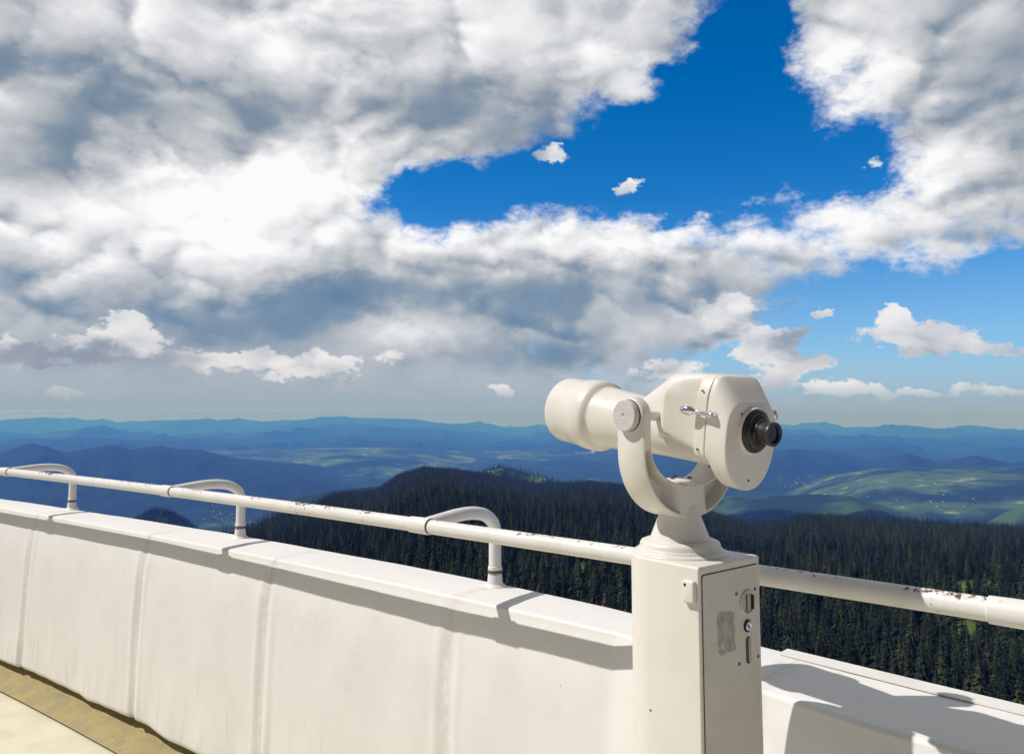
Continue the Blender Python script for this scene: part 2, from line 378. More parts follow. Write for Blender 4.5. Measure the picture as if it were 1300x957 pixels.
n1 = g.noise(flatp, 1 / 1100., 8, .66); n2 = g.noise(flatp, 1 / 230., 5, .62); n3 = g.noise(flatp, 1 / 90., 4, .6)
vor = g.new('ShaderNodeTexVoronoi', feature='F1'); g.l.new(flatp, vor.inputs['Vector']); vor.inputs['Scale'].default_value = 1 / 140.
vs = g.new('ShaderNodeSeparateColor'); g.l.new(vor.outputs['Color'], vs.inputs[0])
field_m = g.ss(g.m('ADD', n1, g.m('MULTIPLY', g.m('SUBTRACT', n2, .5), .9)), g.m('SUBTRACT', .80, g.m('MULTIPLY', mead, .30)), g.m('SUBTRACT', .85, g.m('MULTIPLY', mead, .30)))
forest = g.mix(n3, rgb(.009, .022, .012), rgb(.020, .042, .021))  # spruce green darkened in place of cloud shadow on the ridges
broad = g.mix(n2, rgb(.045, .095, .028), rgb(.095, .155, .045))          # broadleaf woods and pasture of the lower hills, sunlight mixed into the lighter green
forest = g.mix(g.m('MULTIPLY', g.ss(mead, .2, .6), g.ss(n1, .42, .58)), forest, broad)
fieldc = g.mix(vs.outputs[0], rgb(.12, .20, .05), rgb(.24, .28, .10))
fieldc = g.mix(g.ss(vs.outputs[1], .80, .86), fieldc, rgb(.38, .35, .24))
colg = g.mix(field_m, forest, fieldc)
grass = g.mix(n3, rgb(.06, .10, .02), rgb(.13, .16, .045))
colg = g.mix(g.m('MULTIPLY', clr, 1.0, clamp=True), colg, grass)
g.put(g.bsdf.inputs['Base Color'], colg)
g.bsdf.inputs['Roughness'].default_value = .95; g.bsdf.inputs['Specular IOR Level'].default_value = .1
bp = g.new('ShaderNodeBump'); bp.inputs['Strength'].default_value = .8; bp.inputs['Distance'].default_value = 60
g.l.new(g.noise(flatp, 1 / 260., 6, .65), bp.inputs['Height']); g.l.new(bp.outputs[0], g.bsdf.inputs['Normal'])
terrain = link('terrain', me, mat=gm); tag(terrain, kind='structure')

# ------------------------------------------------------------------ haze: even air round the whole scene
hm = bpy.data.materials.new('haze'); hm.use_nodes = True
h = NT(hm.node_tree); h.n.clear()
pv = h.new('ShaderNodeVolumePrincipled'); ho = h.new('ShaderNodeOutputMaterial'); h.l.new(pv.outputs[0], ho.inputs['Volume'])
HAZE = 7.2e-5
pv.inputs['Density'].default_value = HAZE
pv.inputs['Color'].default_value = (.045, .19, .95, 1)
pv.inputs['Absorption Color'].default_value = (1, 1, 1, 1)
pv.inputs['Anisotropy'].default_value = 0.05
hx, hy0, hy1, hz0, hz1 = 82000, -400, 90000, -3200, 3.0
hv = [(sx, sy, sz) for sz in (hz0, hz1) for sy in (hy0, hy1) for sx in (-hx, hx)]
hme = bpy.data.meshes.new('haze'); hme.from_pydata(hv, [], [(0, 2, 3, 1), (4, 5, 7, 6), (0, 1, 5, 4), (2, 6, 7, 3), (0, 4, 6, 2), (1, 3, 7, 5)])
haze = link('haze', hme, mat=hm); tag(haze, kind='stuff')

# ------------------------------------------------------------------ conifers
fm, f = new_mat('needles')
oi = f.new('ShaderNodeObjectInfo')
tc = f.new('ShaderNodeTexCoord')
fn = f.noise(tc.outputs['Object'], 1.3, 3, .6)
cr = f.new('ShaderNodeValToRGB'); f.l.new(f.m('ADD', oi.outputs['Random'], f.m('MULTIPLY', f.m('SUBTRACT', fn, .5), .8)), cr.inputs[0])
e = cr.color_ramp.elements; e[0].position = 0; e[0].color = rgb(.008, .016, .010); e[1].position = 1; e[1].color = rgb(.054, .068, .026)
x = e.new(.5); x.color = rgb(.015, .027, .013)
f.l.new(cr.outputs[0], f.bsdf.inputs['Base Color']); f.bsdf.inputs['Roughness'].default_value = .8; f.bsdf.inputs['Specular IOR Level'].default_value = .15
bkm, b_ = new_mat('bark'); b_.put(b_.bsdf.inputs['Base Color'], rgb(.09, .065, .045)); b_.bsdf.inputs['Roughness'].default_value = .95
dmat, d_ = new_mat('dead_needles'); d_.put(d_.bsdf.inputs['Base Color'], rgb(.16, .095, .06)); d_.bsdf.inputs['Roughness'].default_value = .9

def crown_mesh(name, seed, H=17.0, Rb=3.0, tiers=17, arms=11, low=.10, mat=None, sparse=0.0):
    rd = random.Random(seed); vs_, fs_ = [], []
    z0 = H * low
    for t in range(tiers):
        q = t / (tiers - 1)
        zt = z0 + (H * .985 - z0) * (q ** .92)
        rad = Rb * (1 - q) ** .85 * rd.uniform(.85, 1.12) + .12
        droop = rad * rd.uniform(.35, .6) + .25
        a0 = rd.uniform(0, 6.28)
        n = max(5, int(arms * (1 - .45 * q)))
        for k in range(n):
            if rd.random() < sparse: continue
            a = a0 + 6.283 * (k + rd.uniform(-.3, .3)) / n
            rr = rad * rd.uniform(.62, 1.18); zz = zt + rd.uniform(-.25, .25)
            w = (3.1 / n) * rd.uniform(.75, 1.15)
            tip = (rr * math.cos(a), rr * math.sin(a), zz - droop * rr / rad)
            m1 = .58 * rr
            l = (m1 * math.cos(a - w), m1 * math.sin(a - w), zz - droop * .62 + rd.uniform(-.15, .15))
            r_ = (m1 * math.cos(a + w), m1 * math.sin(a + w), zz - droop * .62 + rd.uniform(-.15, .15))
            top = (0, 0, zz + .35 * rad * .5)
            und = (.45 * rr * math.cos(a), .45 * rr * math.sin(a), zz - droop * .95)
            b = len(vs_); vs_ += [top, l, tip, r_, und]
            fs_ += [(b, b + 1, b + 2), (b, b + 2, b + 3), (b + 1, b + 4, b + 2), (b + 4, b + 3, b + 2)]
    b = len(vs_); vs_ += [(.13, 0, H * .95), (-.07, .11, H * .95), (-.07, -.11, H * .95), (0, 0, H * 1.03)]
    fs_ += [(b, b + 1, b + 3), (b + 1, b + 2, b + 3), (b + 2, b, b + 3)]
    m = bpy.data.meshes.new(name); m.from_pydata(vs_, [], fs_); m.materials.append(mat or fm)
    return m
def trunk_mesh(name, H=18.0, r0=.24):
    vs_, fs_ = [], []
    for k, (z, r) in enumerate([(-1.5, r0 * 1.3), (0, r0 * 1.05), (H * .4, r0 * .7), (H * .96, r0 * .12)]):
        for j in range(7):
            a = 6.283 * j / 7; vs_.append((r * math.cos(a) + .02 * k, r * math.sin(a), z))
    for k in range(3):
        for j in range(7): fs_.append((k * 7 + j, k * 7 + (j + 1) % 7, k * 7 + 7 + (j + 1) % 7, k * 7 + 7 + j))
    m = bpy.data.meshes.new(name); m.from_pydata(vs_, [], fs_); m.materials.append(bkm)
    return m
# where trees stand: a jittered grid, thinned to what some line of sight from the terrace can reach
def scatter(rmin, rmax, cell):
    n = int(rmax / cell)
    gx, gy = np.meshgrid(np.arange(-n, n), np.arange(int(rmin * .55 / cell), n))
    x = (gx.ravel() + rng.uniform(-.45, .45, gx.size)) * cell; y = (gy.ravel() + rng.uniform(-.45, .45, gx.size)) * cell
    r = np.hypot(x, y); a = np.arctan2(x, y)
    k = (r > rmin) & (r < rmax) & (np.abs(a) < R(37))
    x, y, r, a = x[k], y[k], r[k], a[k]
    z = land_z(a, r)
    cl = clearing(a, r) > .25
    j = np.clip(((a - AZ[0]) / (AZ[1] - AZ[0])).astype(int), 0, NA - 1)
    i = np.clip(np.searchsorted(RR, r * .985) - 1, 0, NR - 1)
    vis = (z + 17) / r > (TM[i, j] + 2.0 / r)
    k = vis & ~cl
    return x[k], y[k], z[k], r[k], a[k]
parts_ = [scatter(120, 1500, 6.6), scatter(1500, 4700, 7.4)]
X, Y, Z, RD, AA = [np.concatenate([p[q] for p in parts_]) for q in range(5)]
Mt = land(AA, RD)[1]
keep = ((Mt < .5) & ((RD < 2900) | (rng.rand(len(X)) > .15 + Mt))) | ((RD < 4000) & (Mt > .8) & (rng.rand(len(X)) < .28))
X, Y, Z, RD, AA = X[keep], Y[keep], Z[keep], RD[keep], AA[keep]
# clumps and thinner ground
den = fbm(X, Y, 70, 3)
keep = rng.rand(len(X)) < np.clip(1.05 + den * .9, .45, 1.0)
X, Y, Z, RD, AA = X[keep], Y[keep], Z[keep], RD[keep], AA[keep]
SC = np.clip(rng.normal(1.0, .23, len(X)) + .12 * fbm(X, Y, 45, 2), .5, 1.5)
ROT = rng.uniform(0, 6.283, len(X))
# the 300 trees that show largest stand as trees of their own
def to_px(x, y, z):
    # pixel of a world point, only used to find out which trees show
    yv = y * math.cos(PITCH) + z * math.sin(PITCH); zv = -y * math.sin(PITCH) + z * math.cos(PITCH)
    return 650 + F * x / yv, 433 - F * zv / yv
PX, PY = to_px(X, Y, Z + 17 * SC)
limx = np.array([0, 300, 626, 800, 969, 1177, 1300]); limy = np.array([638, 678, 738, 777, 818, 867, 905])
vis = (PX > 5) & (PX < 1295) & (PY < np.interp(PX, limx, limy) - 12) & ~((PX > 800) & (PX < 969))
score = np.where(vis, SC / RD, 0)
best = np.argsort(-score)[:300]
solo = np.zeros(len(X), bool); solo[best] = True
protos = []
for k in range(5):
    H = 17.0; sh_ = [(3.7, 16, 13, .05), (3.2, 17, 12, .07), (4.1, 15, 13, .04), (2.8, 17, 11, .10), (3.5, 18, 13, .05)][k]
    protos.append((crown_mesh('crown', 40 + k, H, sh_[0], sh_[1], sh_[2], sh_[3]), trunk_mesh('trunk', H)))
dead = (crown_mesh('crown', 77, 18, 2.3, 15, 9, .12, mat=dmat, sparse=.35), trunk_mesh('trunk', 18))
# the one brownish tree: nearest of the set to this sight line
kb = best[int(np.argmin((PX[best] - 775) ** 2 + (PY[best] - 748) ** 2))]
for n_, i in enumerate(best):
    cm, tm = dead if i == kb else protos[n_ % 5]
    t = empty('conifer_tree', (X[i], Y[i], Z[i] - .3)); t.rotation_euler.z = ROT[i]; t.scale = (SC[i],) * 3
    if i == kb: tag(t, 'brown half bare dead conifer among the dark green forest trees', 'tree')
    else: tag(t, 'dark green pointed conifer in the dense forest below the terrace', 'tree', 'conifers in the near forest')
    link('crown', cm, t); link('trunk', tm, t)
# every other tree of the forest: one object, instanced on its points
rest = ~solo
pm = bpy.data.meshes.new('conifer_forest'); n = int(rest.sum()); pm.vertices.add(n)
pm.vertices.foreach_set('co', np.stack([X[rest], Y[rest], Z[rest] - .3], -1).astype(np.float32).ravel())
far_ = (RD[rest] > 900)
for nm, arr in (('scl', SC[rest]), ('rotz', ROT[rest]), ('far', far_.astype(float))):
    at = pm.attributes.new(nm, 'FLOAT', 'POINT'); at.data.foreach_set('value', arr.astype(np.float32))
forest_o = link('conifer_forest', pm); tag(forest_o, 'dense dark conifer forest covering the slopes below the terrace', 'forest', kind='stuff')
def whole_tree(name, cm, tm=None):
    bm = bmesh.new(); bm.from_mesh(cm)
    if tm: bm.from_mesh(tm)
    m = bpy.data.meshes.new(name); bm.to_mesh(m); bm.free(); m.materials.append(fm)
    return bpy.data.objects.new(name, m)     # not linked: only a source of shape for the forest
near_src = [whole_tree('forest_tree', p[0], p[1]) for p in protos]
far_src = [whole_tree('forest_tree', crown_mesh('crown', 60 + k, 18, 3.6 - .3 * k, 9, 7, .04)) for k in range(3)]
ng = bpy.data.node_groups.new('forest', 'GeometryNodeTree')
ng.interface.new_socket('Geometry', in_out='INPUT', socket_type='NodeSocketGeometry')
ng.interface.new_socket('Geometry', in_out='OUTPUT', socket_type='NodeSocketGeometry')
gn = ng.nodes; gl = ng.links
gi = gn.new('NodeGroupInput'); go = gn.new('NodeGroupOutput')
def gattr(nm):
    q = gn.new('GeometryNodeInputNamedAttribute'); q.data_type = 'FLOAT'; q.inputs[0].default_value = nm; return q.outputs[0]
def branch(srcs, invert):
    gs = gn.new('GeometryNodeGeometryToInstance')
    for s_ in srcs:
        q = gn.new('GeometryNodeObjectInfo'); q.inputs['Object'].default_value = s_; gl.new(q.outputs['Geometry'], gs.inputs[0])
    ip = gn.new('GeometryNodeInstanceOnPoints'); gl.new(gi.outputs[0], ip.inputs['Points']); gl.new(gs.outputs[0], ip.inputs['Instance'])
    ip.inputs['Pick Instance'].default_value = True
    ri = gn.new('FunctionNodeRandomValue'); ri.data_type = 'INT'
    ri.inputs[4].default_value = 0; ri.inputs[5].default_value = len(srcs) - 1; gl.new(ri.outputs[2], ip.inputs['Instance Index'])
    cx = gn.new('ShaderNodeCombineXYZ'); gl.new(gattr('rotz'), cx.inputs[2]); gl.new(cx.outputs[0], ip.inputs['Rotation'])
    gl.new(gattr('scl'), ip.inputs['Scale'])
    sel = gn.new('FunctionNodeCompare'); sel.data_type = 'FLOAT'; sel.operation = 'LESS_THAN' if invert else 'GREATER_THAN'
    gl.new(gattr('far'), sel.inputs[0]); sel.inputs[1].default_value = .5; gl.new(sel.outputs[0], ip.inputs['Selection'])
    return ip.outputs[0]
jg = gn.new('GeometryNodeJoinGeometry')
gl.new(branch(near_src, True), jg.inputs[0]); gl.new(branch(far_src, False), jg.inputs[0]); gl.new(jg.outputs[0], go.inputs[0])
md = forest_o.modifiers.new('forest', 'NODES'); md.node_group = ng
print('TREES', len(X), 'solo', int(solo.sum()), 'nearest', RD[best].min(), 'farthest solo', RD[best].max())

# ------------------------------------------------------------------ far villages and the pale rock
M_wallh, wh_ = new_mat('village_plaster')
wh_.put(wh_.bsdf.inputs['Base Color'], wh_.mix(wh_.new('ShaderNodeObjectInfo').outputs['Random'], rgb(.70, .66, .58), rgb(.52, .47, .40))); wh_.bsdf.inputs['Roughness'].default_value = .9
M_roofh, rh_ = new_mat('village_roof')
rh_.put(rh_.bsdf.inputs['Base Color'], rh_.mix(rh_.new('ShaderNodeObjectInfo').outputs['Random'], rgb(.26, .15, .11), rgb(.30, .24, .20))); rh_.bsdf.inputs['Roughness'].default_value = .9
def house_meshes():
    w, l, h_, rf = 7.0, 10.0, 7.0, 4.0
    m1 = bpy.data.meshes.new('house')
    m1.from_pydata([(-w, -l, -4), (w, -l, -4), (w, l, -4), (-w, l, -4), (-w, -l, h_), (w, -l, h_), (w, l, h_), (-w, l, h_), (0, -l, h_ + rf), (0, l, h_ + rf)], [],
                   [(0, 1, 5, 8, 4), (2, 3, 7, 9, 6), (1, 2, 6, 5), (3, 0, 4, 7)]); m1.materials.append(M_wallh)
    m2 = bpy.data.meshes.new('roof'); e_ = .9
    vs_ = []
    for d in (.15, .6): vs_ += [(-w - e_, -l - e_, h_ - .6 + d), (0, -l - e_, h_ + rf + d), (w + e_, -l - e_, h_ - .6 + d), (-w - e_, l + e_, h_ - .6 + d), (0, l + e_, h_ + rf + d), (w + e_, l + e_, h_ - .6 + d)]
    m2.from_pydata(vs_, [], [(0, 1, 4, 3), (1, 2, 5, 4), (6, 9, 10, 7), (7, 10, 11, 8), (0, 6, 7, 1), (1, 7, 8, 2), (3, 4, 10, 9), (4, 5, 11, 10), (0, 3, 9, 6), (2, 8, 11, 5)]); m2.materials.append(M_roofh)
    return m1, m2
hm1, hm2 = house_meshes()
rv = random.Random(3)
def village(n, cx, cyy, sx, sy, label, group):
    for _ in range(n):
        px, py = rv.gauss(cx, sx), rv.gauss(cyy, sy)
        a, r0 = hit(px, py); r0 *= rv.uniform(.99, 1.01)
        x, y, z = r0 * math.sin(a), r0 * math.cos(a), float(land_z(a, r0)[0])
        b = link('house', hm1); b.location = (x, y, z); b.rotation_euler.z = rv.uniform(0, 3.14); k = rv.uniform(.45, .85); b.scale = (k, k, k)
        tag(b, label, 'house', group); link('roof', hm2, b)
village(34, 281, 655, 12, 5, 'tiny pale house of the far village between rail and parapet at left', 'houses of the left valley village')
village(30, 1005, 611, 16, 4, 'tiny pale house of the distant town right behind the telescope eyepiece', 'houses of the distant town')
village(10, 1180, 630, 55, 12, 'tiny scattered farmhouse on the green plateau at the far right', 'farmhouses on the plateau')
rm, rk_ = new_mat('pale_rock'); ro_ = rk_.new('ShaderNodeTexCoord').outputs['Object']
rk_.put(rk_.bsdf.inputs['Base Color'], rk_.mix(rk_.noise(ro_, .4, 6, .6), rgb(.42, .40, .36), rgb(.22, .21, .19))); rk_.bsdf.inputs['Roughness'].default_value = .95
a, r0 = hit(334, 668); rz = float(land_z(a, r0)[0])
vs_, fs_ = [], []; rr2 = random.Random(9)
for k, (z, q) in enumerate([(-4, 4.2), (2, 3.6), (7, 3.1), (12, 2.7), (16, 1.9), (18.5, .8)]):
    for j in range(9):
        an = 6.283 * j / 9; q2 = q * rr2.uniform(.75, 1.25); vs_.append((q2 * math.cos(an), q2 * math.sin(an), z + rr2.uniform(-.6, .6)))
for k in range(5):
    for j in range(9): fs_.append((k * 9 + j, k * 9 + (j + 1) % 9, k * 9 + 9 + (j + 1) % 9, k * 9 + 9 + j))
fs_.append(tuple(range(45, 54)))
m = bpy.data.meshes.new('rock_pillar'); m.from_pydata(vs_, [], fs_)
rock = link('rock_pillar', m, mat=rm); rock.location = (r0 * math.sin(a), r0 * math.cos(a), rz)
tag(rock, 'pale upright rock pillar at the left edge of the near forest', 'rock')
# ------------------------------------------------------------------ terrace: rail, parapet, floor
FLOOR = -1.785; RAILZ = -0.40; WALLZ = -0.69
e1 = Vector((.743, -.669, 0)).normalized(); e2 = Vector((-e1.y, e1.x, 0))
rp = [on_z(px, py, RAILZ) for px, py in [(0, 597.8), (213, 623.6), (320, 637.3), (531.5, 665.4), (647, 682.7), (797, 704.6), (971, 732), (1152.7, 757), (1276, 776.5)]]
qs = np.array([p.dot(e1) for p in rp]); qo = np.array([p.dot(e2) for p in rp])
coef = np.polyfit(qs, qo, 2)
print('RAIL fit', coef, 'res', np.round(np.polyval(coef, qs) - qo, 3), 's', np.round(qs, 2))
def path(s, off=0.0, z=0.0):
    q = float(np.polyval(coef, s)); dq = float(2 * coef[0] * s + coef[1])
    n = (e2 - e1 * dq).normalized()
    p = e1 * s + e2 * q + n * off
    return Vector((p.x, p.y, z))
_os = [(-9, .45), (-5.8, .467), (-4.2, .505), (-2.9, .52), (-2.1, .51), (-1.55, .47), (-1.05, .405), (-.6, .365), (.5, .29), (5, .29)]
_is = [(-9, .19), (-4.4, .20), (-2.5, .225), (-1.45, .225), (-1.2, .17), (-.95, .06), (-.6, 0.0), (.5, -.02), (5, -.02)]
def inn(s): return float(np.interp(s, [q[0] for q in _is], [q[1] for q in _is]))
def outw(s, off):                # the ledge changes width along its length
    o = float(np.interp(s, [q[0] for q in _os], [q[1] for q in _os])); i = inn(s)
    return i + (off - INN) * (o - i) / (OUT - INN) if off > INN else off - INN + i
def path_n(s):
    dq = float(2 * coef[0] * s + coef[1]); return (e2 - e1 * dq).normalized()
def s_of(px, py, z, off=0.0):
    p = on_z(px, py, z); return p.dot(e1)
def so_of(px, py, z):            # along / across coordinates of a surveyed point
    p = on_z(px, py, z); s = p.dot(e1)
    for _ in range(6):
        b = path(s); n = path_n(s); t = Vector((n.y, -n.x, 0)); s += (Vector((p.x, p.y, 0)) - b).dot(t)
    return s, (Vector((p.x, p.y, 0)) - path(s)).dot(path_n(s))
for q in [(626, 745), (305, 682), (78, 647)]: print('post', so_of(*q, WALLZ))
for q in [(545, 668), (217, 624), (1283, 777), (8, 599)]: print('sleeve', so_of(*q, RAILZ))
for q in [(113, 649), (291, 676.6), (493, 712), (658, 744), (801, 777), (969, 818.5), (1177, 867)]: print('outer', so_of(*q, WALLZ))
for q in [(0, 657), (190, 682), (493, 742), (629, 766), (801, 808)]: print('inner', so_of(*q, WALLZ))
for q in [(0, 827), (130, 864)]: print('bottom', so_of(*q, FLOOR + .1), so_of(*q, FLOOR))

def sweep(pts, radii, seg=20, caps=True, bm=None):
    bm = bm or bmesh.new(); rings = []
    up = Vector((0, 0, 1))
    for i, p in enumerate(pts):
        p = Vector(p); d = (Vector(pts[min(i + 1, len(pts) - 1)]) - Vector(pts[max(i - 1, 0)])).normalized()
        if i == 0:
            a = d.cross(up) if abs(d.z) < .95 else d.cross(Vector((1, 0, 0)))
        else: a = prev - d * prev.dot(d)
        a.normalize(); prev = a; b = d.cross(a)
        r = radii[i] if hasattr(radii, '__len__') else radii
        rings.append([bm.verts.new(p + (a * math.cos(2 * math.pi * j / seg) + b * math.sin(2 * math.pi * j / seg)) * r) for j in range(seg)])
    for A_, B_ in zip(rings, rings[1:]):
        for j in range(seg): bm.faces.new((A_[j], A_[(j + 1) % seg], B_[(j + 1) % seg], B_[j]))
    if caps: bm.faces.new(rings[0][::-1]); bm.faces.new(rings[-1])
    return bm
def lathe(profile, org, axis, seg=48, bm=None, cap0=True, cap1=True):
    """profile: (distance along axis, radius)"""
    bm = bm or bmesh.new(); axis = Vector(axis).normalized(); org = Vector(org)
    a = axis.cross(Vector((0, 0, 1)) if abs(axis.z) < .9 else Vector((1, 0, 0))).normalized(); b = axis.cross(a)
    rings = [[bm.verts.new(org + axis * u + (a * math.cos(2 * math.pi * j / seg) + b * math.sin(2 * math.pi * j / seg)) * max(r, 1e-4)) for j in range(seg)] for u, r in profile]
    for A_, B_ in zip(rings, rings[1:]):
        for j in range(seg): bm.faces.new((A_[j], A_[(j + 1) % seg], B_[(j + 1) % seg], B_[j]))
    if cap0: bm.faces.new(rings[0][::-1])
    if cap1: bm.faces.new(rings[-1])
    return bm
def box(cx, cyy, cz, lx, ly, lz, bev=0.0, bm=None):
    bm = bm or bmesh.new()
    r = bmesh.ops.create_cube(bm, size=1, matrix=Matrix.Translation((cx, cyy, cz)) @ Matrix.Diagonal((lx, ly, lz, 1)))
    if bev:
        es = list({e for v in r['verts'] for e in v.link_edges})
        bmesh.ops.bevel(bm, geom=es, offset=bev, segments=3, affect='EDGES', profile=.5)
    return bm
def done(bm, name, mat, parent=None, smooth=True, angle=40):
    bmesh.ops.recalc_face_normals(bm, faces=bm.faces)
    me = bpy.data.meshes.new(name); bm.to_mesh(me); bm.free()
    me.polygons.foreach_set('use_smooth', [smooth] * len(me.polygons))
    if smooth:
        me.set_sharp_from_angle(angle=R(angle))
    return link(name, me, parent, mat)

# ---- materials
def paint_mat(name, col, rough=.38, chips=0.0, chip_col=(.10, .05, .03), bump=.15, dirt=.25, scale=1.0, spec=.4):
    m, t = new_mat(name)
    ob = t.new('ShaderNodeTexCoord').outputs['Object']
    n_ = t.noise(ob, 7 * scale, 6, .6); n2_ = t.noise(ob, 45 * scale, 5, .6); n3_ = t.noise(ob, 260 * scale, 3, .5)
    c = t.mix(t.m('MULTIPLY', t.ss(n_, .45, .75), dirt), rgb(*col), rgb(col[0] * .72, col[1] * .66, col[2] * .55))
    c = t.mix(t.m('MULTIPLY', t.ss(n2_, .60, .72), dirt * .6), c, rgb(col[0] * .6, col[1] * .55, col[2] * .45))
    hgt = n3_
    if chips:
        ge = t.new('ShaderNodeNewGeometry'); s3 = t.new('ShaderNodeSeparateXYZ'); t.l.new(ge.outputs['Normal'], s3.inputs[0])
        up_ = t.ss(s3.outputs[2], .35, 1.0)                      # rain and sun flake the top of the tube first
        c1 = t.noise(ob, 75, 5, .65); c2 = t.noise(ob, 4.5, 2, .5)
        v_ = t.m('ADD', t.m('ADD', c1, t.m('MULTIPLY', t.m('SUBTRACT', c2, .5), .55)), t.m('MULTIPLY', up_, .13 * chips))
        mk = t.ss(v_, .715, .73)
        c = t.mix(t.m('MULTIPLY', t.ss(v_, .60, .715), .25), c, rgb(.50, .44, .36))
        c = t.mix(mk, c, t.mix(n2_, rgb(*chip_col), rgb(.16, .085, .05)))
        hgt = t.m('SUBTRACT', t.m('MULTIPLY', n3_, .3), mk)
    t.put(t.bsdf.inputs['Base Color'], c)
    t.put(t.bsdf.inputs['Roughness'], t.ss(n2_, .3, .8, rough - .06, rough + .14, lin=True))
    t.bsdf.inputs['Specular IOR Level'].default_value = spec
    b = t.new('ShaderNodeBump'); b.inputs['Strength'].default_value = bump; b.inputs['Distance'].default_value = .002
    t.l.new(hgt, b.inputs['Height']); t.l.new(b.outputs[0], t.bsdf.inputs['Normal'])
    return m
def plain(name, col, rough=.5, metal=0.0, spec=.5):
    m, t = new_mat(name); ob = t.new('ShaderNodeTexCoord').outputs['Object']
    n_ = t.noise(ob, 90, 4, .6)
    t.put(t.bsdf.inputs['Base Color'], t.mix(n_, rgb(*[c * .8 for c in col]), rgb(*[min(1, c * 1.15) for c in col])))
    t.put(t.bsdf.inputs['Roughness'], t.ss(n_, .2, .8, max(.03, rough - .08), rough + .08, lin=True))
    t.bsdf.inputs['Metallic'].default_value = metal; t.bsdf.inputs['Specular IOR Level'].default_value = spec
    return m
M_rail = paint_mat('rail_paint', (.74, .73, .70), .42, chips=1.0, bump=.5, dirt=.35)
M_sleeve = paint_mat('sleeve_paint', (.74, .725, .69), .42, chips=.35, bump=.6, dirt=.3)
M_post = paint_mat('bracket_paint', (.74, .73, .70), .40, bump=.4, dirt=.25)
M_rust = plain('rusty_steel', (.13, .085, .05), .8)
M_dark = plain('dark_gap', (.02, .02, .018), .8)

# ---- guard rail: tube, sleeves, brackets
rail = empty('guard_rail', path(0, 0, FLOOR)); tag(rail, 'long white tubular guard rail with chipped paint running above the parapet', 'railing')
def rpart(bm, name, mat, parent=None, **k):
    o = done(bm, name, mat, None, **k)
    par = parent or rail
    o.parent = par; o.matrix_parent_inverse = Matrix.Identity(4)
    if par == rail: o.location = -rail.location
    return o
SLV = [so_of(538, 667, RAILZ)[0]]
step = SLV[0] - so_of(213, 623.5, RAILZ)[0]
step2 = so_of(1301, 780, RAILZ)[0] - SLV[0]
SLV = [SLV[0] - 3 * step, so_of(8, 599, RAILZ)[0], SLV[0] - step, SLV[0], SLV[0] + step2, SLV[0] + step2 + .42]
print('steps', step, step2)
ss_ = np.arange(-9.0, 3.6, .05)
rpart(sweep([path(s, 0, RAILZ) for s in ss_], .0242, 28), 'rail_tube', M_rail)
DP = so_of(627, 745, WALLZ)
dS, dO = DP[0] - SLV[3], .445
for k, s0 in enumerate(SLV):
    sl = rpart(sweep([path(s0 + q, 0, RAILZ) for q in (-.062, -.060, -.02, .03, .036, .038)], [.0252, .0275, .0282, .0282, .0280, .0255], 28), 'sleeve', M_sleeve)
    rpart(sweep([path(s0 + q, 0, RAILZ) for q in (.038, .042)], .0262, 28), 'sleeve_seam', M_dark)
    if k == 4: continue                       # a plain joint of two tubes
    prof = [(0, dO, WALLZ + .004), (0, dO, WALLZ + .06), (0, dO, -.56), (0, dO, -.50), (.03, dO - .005, -.465), (.07, dO - .02, -.438), (.14, dO - .055, -.413), (.24, dO - .10, -.397), (.40, dO - .17, -.387),
            (.58, dO - .25, -.386), (.78, dO - .335, -.391), (1.0, .012, -.398)]
    # resample through a smooth curve
    pts = [path(s0 + dS * (1 - a), o_, z_) for a, o_, z_ in prof]
    fine_p = []
    for i in range(1, len(pts) - 2):
        for j in range(6):
            t = j / 6; p0, p1, p2, p3 = pts[i - 1], pts[i], pts[i + 1], pts[i + 2]
            fine_p.append(.5 * ((2 * p1) + (-p0 + p2) * t + (2 * p0 - 5 * p1 + 4 * p2 - p3) * t * t + (-p0 + 3 * p1 - 3 * p2 + p3) * t ** 3))
    fine_p = [pts[0]] + fine_p + [pts[-2], pts[-1]]
    br = rpart(sweep(fine_p, .0245, 24), 'bracket', M_post)
    b0 = pts[0]
    rg = done(lathe([(0.050, .0255), (.051, .029), (.060, .029), (.061, .0255)], b0, (0, 0, 1), 32), 'clamp_ring', M_rust, br)
    ft = done(lathe([(-.003, .045), (.003, .040), (.010, .031), (.03, .0285), (.046, .0275), (.047, .0255)], b0, (0, 0, 1), 32), 'foot', M_post, br)
    up2 = done(lathe([(.0615, .0255), (.062, .0275), (.074, .0275), (.076, .025)], b0, (0, 0, 1), 32), 'collar', M_post, br)

# ---- parapet with soft white cladding
S0, S1, DS = -9.0, 4.2, .016
SEAMS = sorted([so_of(px, py, WALLZ - .05)[0] for px, py in [(30, 664), (190, 690), (364, 720), (591, 771)]])
gapm = (SEAMS[-1] - SEAMS[0]) / 3
SEAMS = [SEAMS[0] - gapm * k for k in range(6, 0, -1)] + SEAMS + [SEAMS[-1] + gapm * k for k in range(1, 5)]
print('seams', np.round(SEAMS, 2))
INN, OUT, LEAN = .225, .50, .015
r_ = .013
prof = [(OUT, -1.6), (OUT, -1.0), (OUT, -.80), (OUT, WALLZ - .02), (OUT - .004, WALLZ - .008), (OUT - .012, WALLZ - .001), (OUT - .02, WALLZ)]
prof += [(OUT - .02 - k * (OUT - .02 - INN - r_) / 12, WALLZ + .004 * math.sin(math.pi * k / 12)) for k in range(1, 12)]
for k in range(9):
    a = math.pi / 2 * k / 8; prof.append((INN + r_ - r_ * math.sin(a), WALLZ - r_ + r_ * math.cos(a)))
HB = FLOOR + .125
nface = 56
